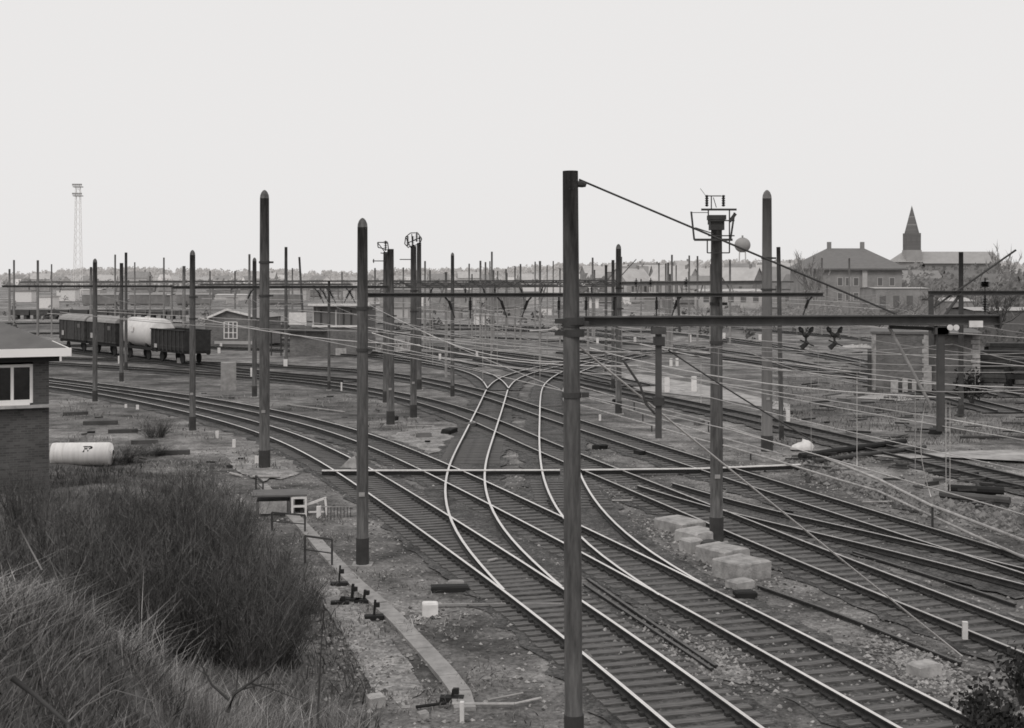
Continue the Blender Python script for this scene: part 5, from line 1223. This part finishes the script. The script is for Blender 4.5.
# houses
GAR = {}
def house(px, Y, w, d, h, rise, rz, wall, roof, label, z=0):
    s = Y/F; X = (px-CX)*s; root = empty('far_house', (X, Y, z), rz, label, 'house', 'houses on the far slope'); b = MB()
    b.add([(-w/2, 0, -1), (w/2, 0, -1), (w/2, d, -1), (-w/2, d, -1), (-w/2, 0, h), (w/2, 0, h), (w/2, d, h), (-w/2, d, h), (-w/2, d/2, h+rise), (w/2, d/2, h+rise)], [(0, 1, 5, 4), (2, 3, 7, 6), (1, 2, 6, 9, 5), (3, 0, 4, 8, 7)]); b.build('wall', wall, root)
    b = MB(); o = .3; b.add([(-w/2-o, -o, h-.15), (w/2+o, -o, h-.15), (w/2+o, d/2, h+rise+.1), (-w/2-o, d/2, h+rise+.1), (w/2+o, d+o, h-.15), (-w/2-o, d+o, h-.15)], [(0, 1, 2, 3), (3, 2, 4, 5)]); rf = b.build('roof', roof, root)
    MB().box(w*.3-.35, w*.3+.35, d/2-.35, d/2+.35, h+rise-.5, h+rise+1.1).build('chimney', 'rooffar', rf)
    for x in (-w*.28, w*.2): MB().box(x-.5, x+.5, -.06, .02, h*.35, h*.8).build('window', 'winfar', root)
spots = [(597, 640, 'first'), (615, 620, 'second'), (634, 560, 'third'), (652, 600, 'fourth'), (668, 570, 'fifth'), (684, 620, 'sixth'), (700, 590, 'seventh'), (722, 610, 'eighth'), (740, 560, 'ninth'), (758, 600, 'tenth'), (778, 480, 'eleventh'), (792, 430, 'twelfth')]
for i, (px, Y, o_) in enumerate(spots):
    house(px, Y, R.uniform(9, 13), 9, R.uniform(7, 10.5), R.uniform(3.5, 5), R.uniform(-.5, .5), R.choice(('wallfar', 'wallfar', 'wallfard')), R.choice(('rooffar', 'rooffarl', 'rooffarl')), o_+' house from the left on the far slope right of the near mast')
for i, (px, Y, o_) in enumerate([(40, 900, 'first'), (105, 950, 'second'), (135, 850, 'third'), (440, 900, 'fourth'), (470, 850, 'fifth'), (485, 950, 'sixth'), (530, 800, 'seventh'), (265, 900, 'eighth')]):
    house(px, Y, R.uniform(11, 16), 9, R.uniform(4, 8), 4, R.uniform(-.4, .4), 'wallfar', R.choice(('rooffar', 'rooffarl')), o_+' of the hazy houses below the skyline, left of the near mast')
for x0, x1, yt, yb, Y, w_, lab in [(135, 168, 294, 301, 420, 'wallfar', 'low pale shed above the tank wagon'), (215, 252, 294, 300, 440, 'wallfar', 'low pale shed above the gabled house'), (272, 290, 296, 302, 420, 'white', 'small white shed right of the tall left-hand mast'), (365, 400, 303, 310, 300, 'wallfar', 'low pale shed right of the signal cabin'), (57, 100, 289, 294, 600, 'wallfar', 'long low pale shed at far left'), (460, 500, 296, 302, 400, 'wallfar', 'low pale shed beyond the crossing')]:
    shed(x0, x1, yt, yb, Y, w_, 'rooffarl', lab, .4)
HUT = []
for i, (px, y) in enumerate([(402, 318), (420, 306), (438, 312), (455, 318), (470, 305), (482, 325), (498, 310), (512, 318), (530, 304), (545, 315), (592, 308), (628, 304), (655, 310), (684, 306), (735, 312), (752, 307), (770, 318), (25, 302), (48, 308), (68, 301), (112, 306), (142, 300), (160, 306), (205, 301), (232, 304), (250, 299), (275, 305), (300, 300), (350, 299), (378, 306)]):
    p = at(px, y); sz = R.uniform(.6, 1.2)*p.y/260
    root = empty('lineside_hut', p, R.uniform(-.5, .5), 'pale lineside hut, number %d in the far yard' % (i+1), 'hut', 'pale lineside huts in the far yard')
    MB().box(-1.6*sz, 1.6*sz, -1*sz, 1*sz, -.2, 2.0*sz).build('wall', R.choice(('wallfar', 'white', 'wallfard')), root); MB().box(-1.8*sz, 1.8*sz, -1.2*sz, 1.2*sz, 2.003*sz, 2.2*sz).build('roof', R.choice(('rooffar', 'rooffarl')), root)
for i in range(16):
    px = 600+i*14.5+R.uniform(-5, 5); Y = R.uniform(380, 470) if i % 2 else R.uniform(700, 800)
    house(px, Y, R.uniform(9, 14), 9, R.uniform(4, 7) if i % 2 else R.uniform(9, 13), R.uniform(3.5, 5), R.uniform(-.8, .8), R.choice(('wallfar', 'wallfard', 'wallhip')), R.choice(('rooffar', 'rooffarl', 'rooffar')), ORD[i]+(' from the left of the low front row of town houses' if i % 2 else ' from the left of the high back row of town houses'))
for i, (px, Y, h_) in enumerate([(905, 300, 7), (928, 330, 8), (948, 290, 6), (968, 320, 8), (988, 280, 7), (1010, 300, 8), (797, 330, 7), (890, 380, 9)]):
    house(px, Y, R.uniform(7, 10), 8, h_-2, 3.5, R.uniform(-.8, .8), R.choice(('wallhip', 'wallfard')), R.choice(('rooffar', 'rooffard', 'rooffard')), ORD[i]+' from the left of the houses crowded beneath the church')
TENS = ORD+['twenty-'+o for o in ORD[:9]]+['thirtieth']
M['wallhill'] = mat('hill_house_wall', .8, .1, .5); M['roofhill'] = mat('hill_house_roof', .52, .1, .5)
for i in range(29):
    px = 576+i*8.6+R.uniform(-3, 3); Y = R.uniform(950, 1450); h_ = R.uniform(4.5, 7)
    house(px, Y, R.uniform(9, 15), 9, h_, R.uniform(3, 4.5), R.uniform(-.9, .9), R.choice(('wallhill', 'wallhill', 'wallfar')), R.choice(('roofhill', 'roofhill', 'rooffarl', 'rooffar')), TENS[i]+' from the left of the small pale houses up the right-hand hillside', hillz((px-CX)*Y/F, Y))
for i in range(14):
    px = 20+i*38+R.uniform(-12, 12); Y = R.uniform(950, 1350)
    house(px, Y, R.uniform(10, 18), 9, R.uniform(4, 6), 3.5, R.uniform(-.9, .9), R.choice(('wallhill', 'wallfar')), R.choice(('roofhill', 'rooffar')), ORD[i]+' from the left of the small pale houses up the left-hand hillside', hillz((px-CX)*Y/F, Y))
# pale heap of stone behind near girder
def heap(px0, px1, y, h, label):
    a, c = at(px0, y), at(px1, y); n = 40; b = MB(); vs = []
    for i in range(n+1):
        t = i/n; p = a.lerp(c, t); hh = h*(.35+1.3*abs(noise.noise((t*13, px0, 0)))+.4*abs(noise.noise((t*41, px0, 3))))*min(1, 6*t, 6*(1-t)); vs += [p+Vector((0, -1.5, 0)), p+Vector((0, 0, hh)), p+Vector((0, 3, 0))]
    b.add(vs, [(3*i+k, 3*i+3+k, 3*i+4+k, 3*i+1+k) for i in range(n) for k in (0, 1)]); tag(b.build('ballast_heap', 'concretel'), label, 'heap')
heap(575, 692, 321, 1.1, 'long pale ballast heap seen over the near girder'); heap(843, 872, 347, .35, 'small pale heap left of the brick building'); heap(392, 412, 352, 1.4, 'white heap behind the insulator mast'); heap(365, 398, 352, 1.2, 'white heap behind the frame-topped masts')
# ------------------------------------------------------------------ light
w = bpy.data.worlds.new('World'); sc.world = w; w.use_nodes = True; nt = w.node_tree; N = nt.nodes; L_ = nt.links; bg = N['Background']
sky = N.new('ShaderNodeTexSky'); sky.sky_type = 'NISHITA'; sky.sun_disc = False; EL, AZ = math.radians(48), math.radians(205)
sky.sun_elevation = EL; sky.sun_rotation = AZ; sky.dust_density = 4; sky.air_density = 1
bw = N.new('ShaderNodeRGBToBW'); L_.new(sky.outputs[0], bw.inputs[0])
mix = N.new('ShaderNodeMix'); mix.data_type = 'RGBA'; mix.inputs[0].default_value = .93       # thick even cloud over the clear sky
L_.new(bw.outputs[0], mix.inputs[6]); mix.inputs[7].default_value = (8.6, 8.46, 8.4, 1); L_.new(mix.outputs[2], bg.inputs['Color']); bg.inputs['Strength'].default_value = .1
sd = bpy.data.lights.new('sun', 'SUN'); sd.energy = 1.0; sd.angle = math.radians(14); sd.color = (1, .985, .965); so = bpy.data.objects.new('sun', sd); C.objects.link(so)
dirv = Vector((math.sin(AZ)*math.cos(EL), math.cos(AZ)*math.cos(EL), math.sin(EL))); so.rotation_euler = dirv.to_track_quat('Z', 'Y').to_euler()
sc.view_settings.view_transform = 'Standard'; sc.view_settings.look = 'None'; sc.view_settings.exposure = 0; sc.view_settings.gamma = 1
sc.cycles.filter_width = 1.7; sc.cycles.max_bounces = 4; sc.cycles.use_adaptive_sampling = True
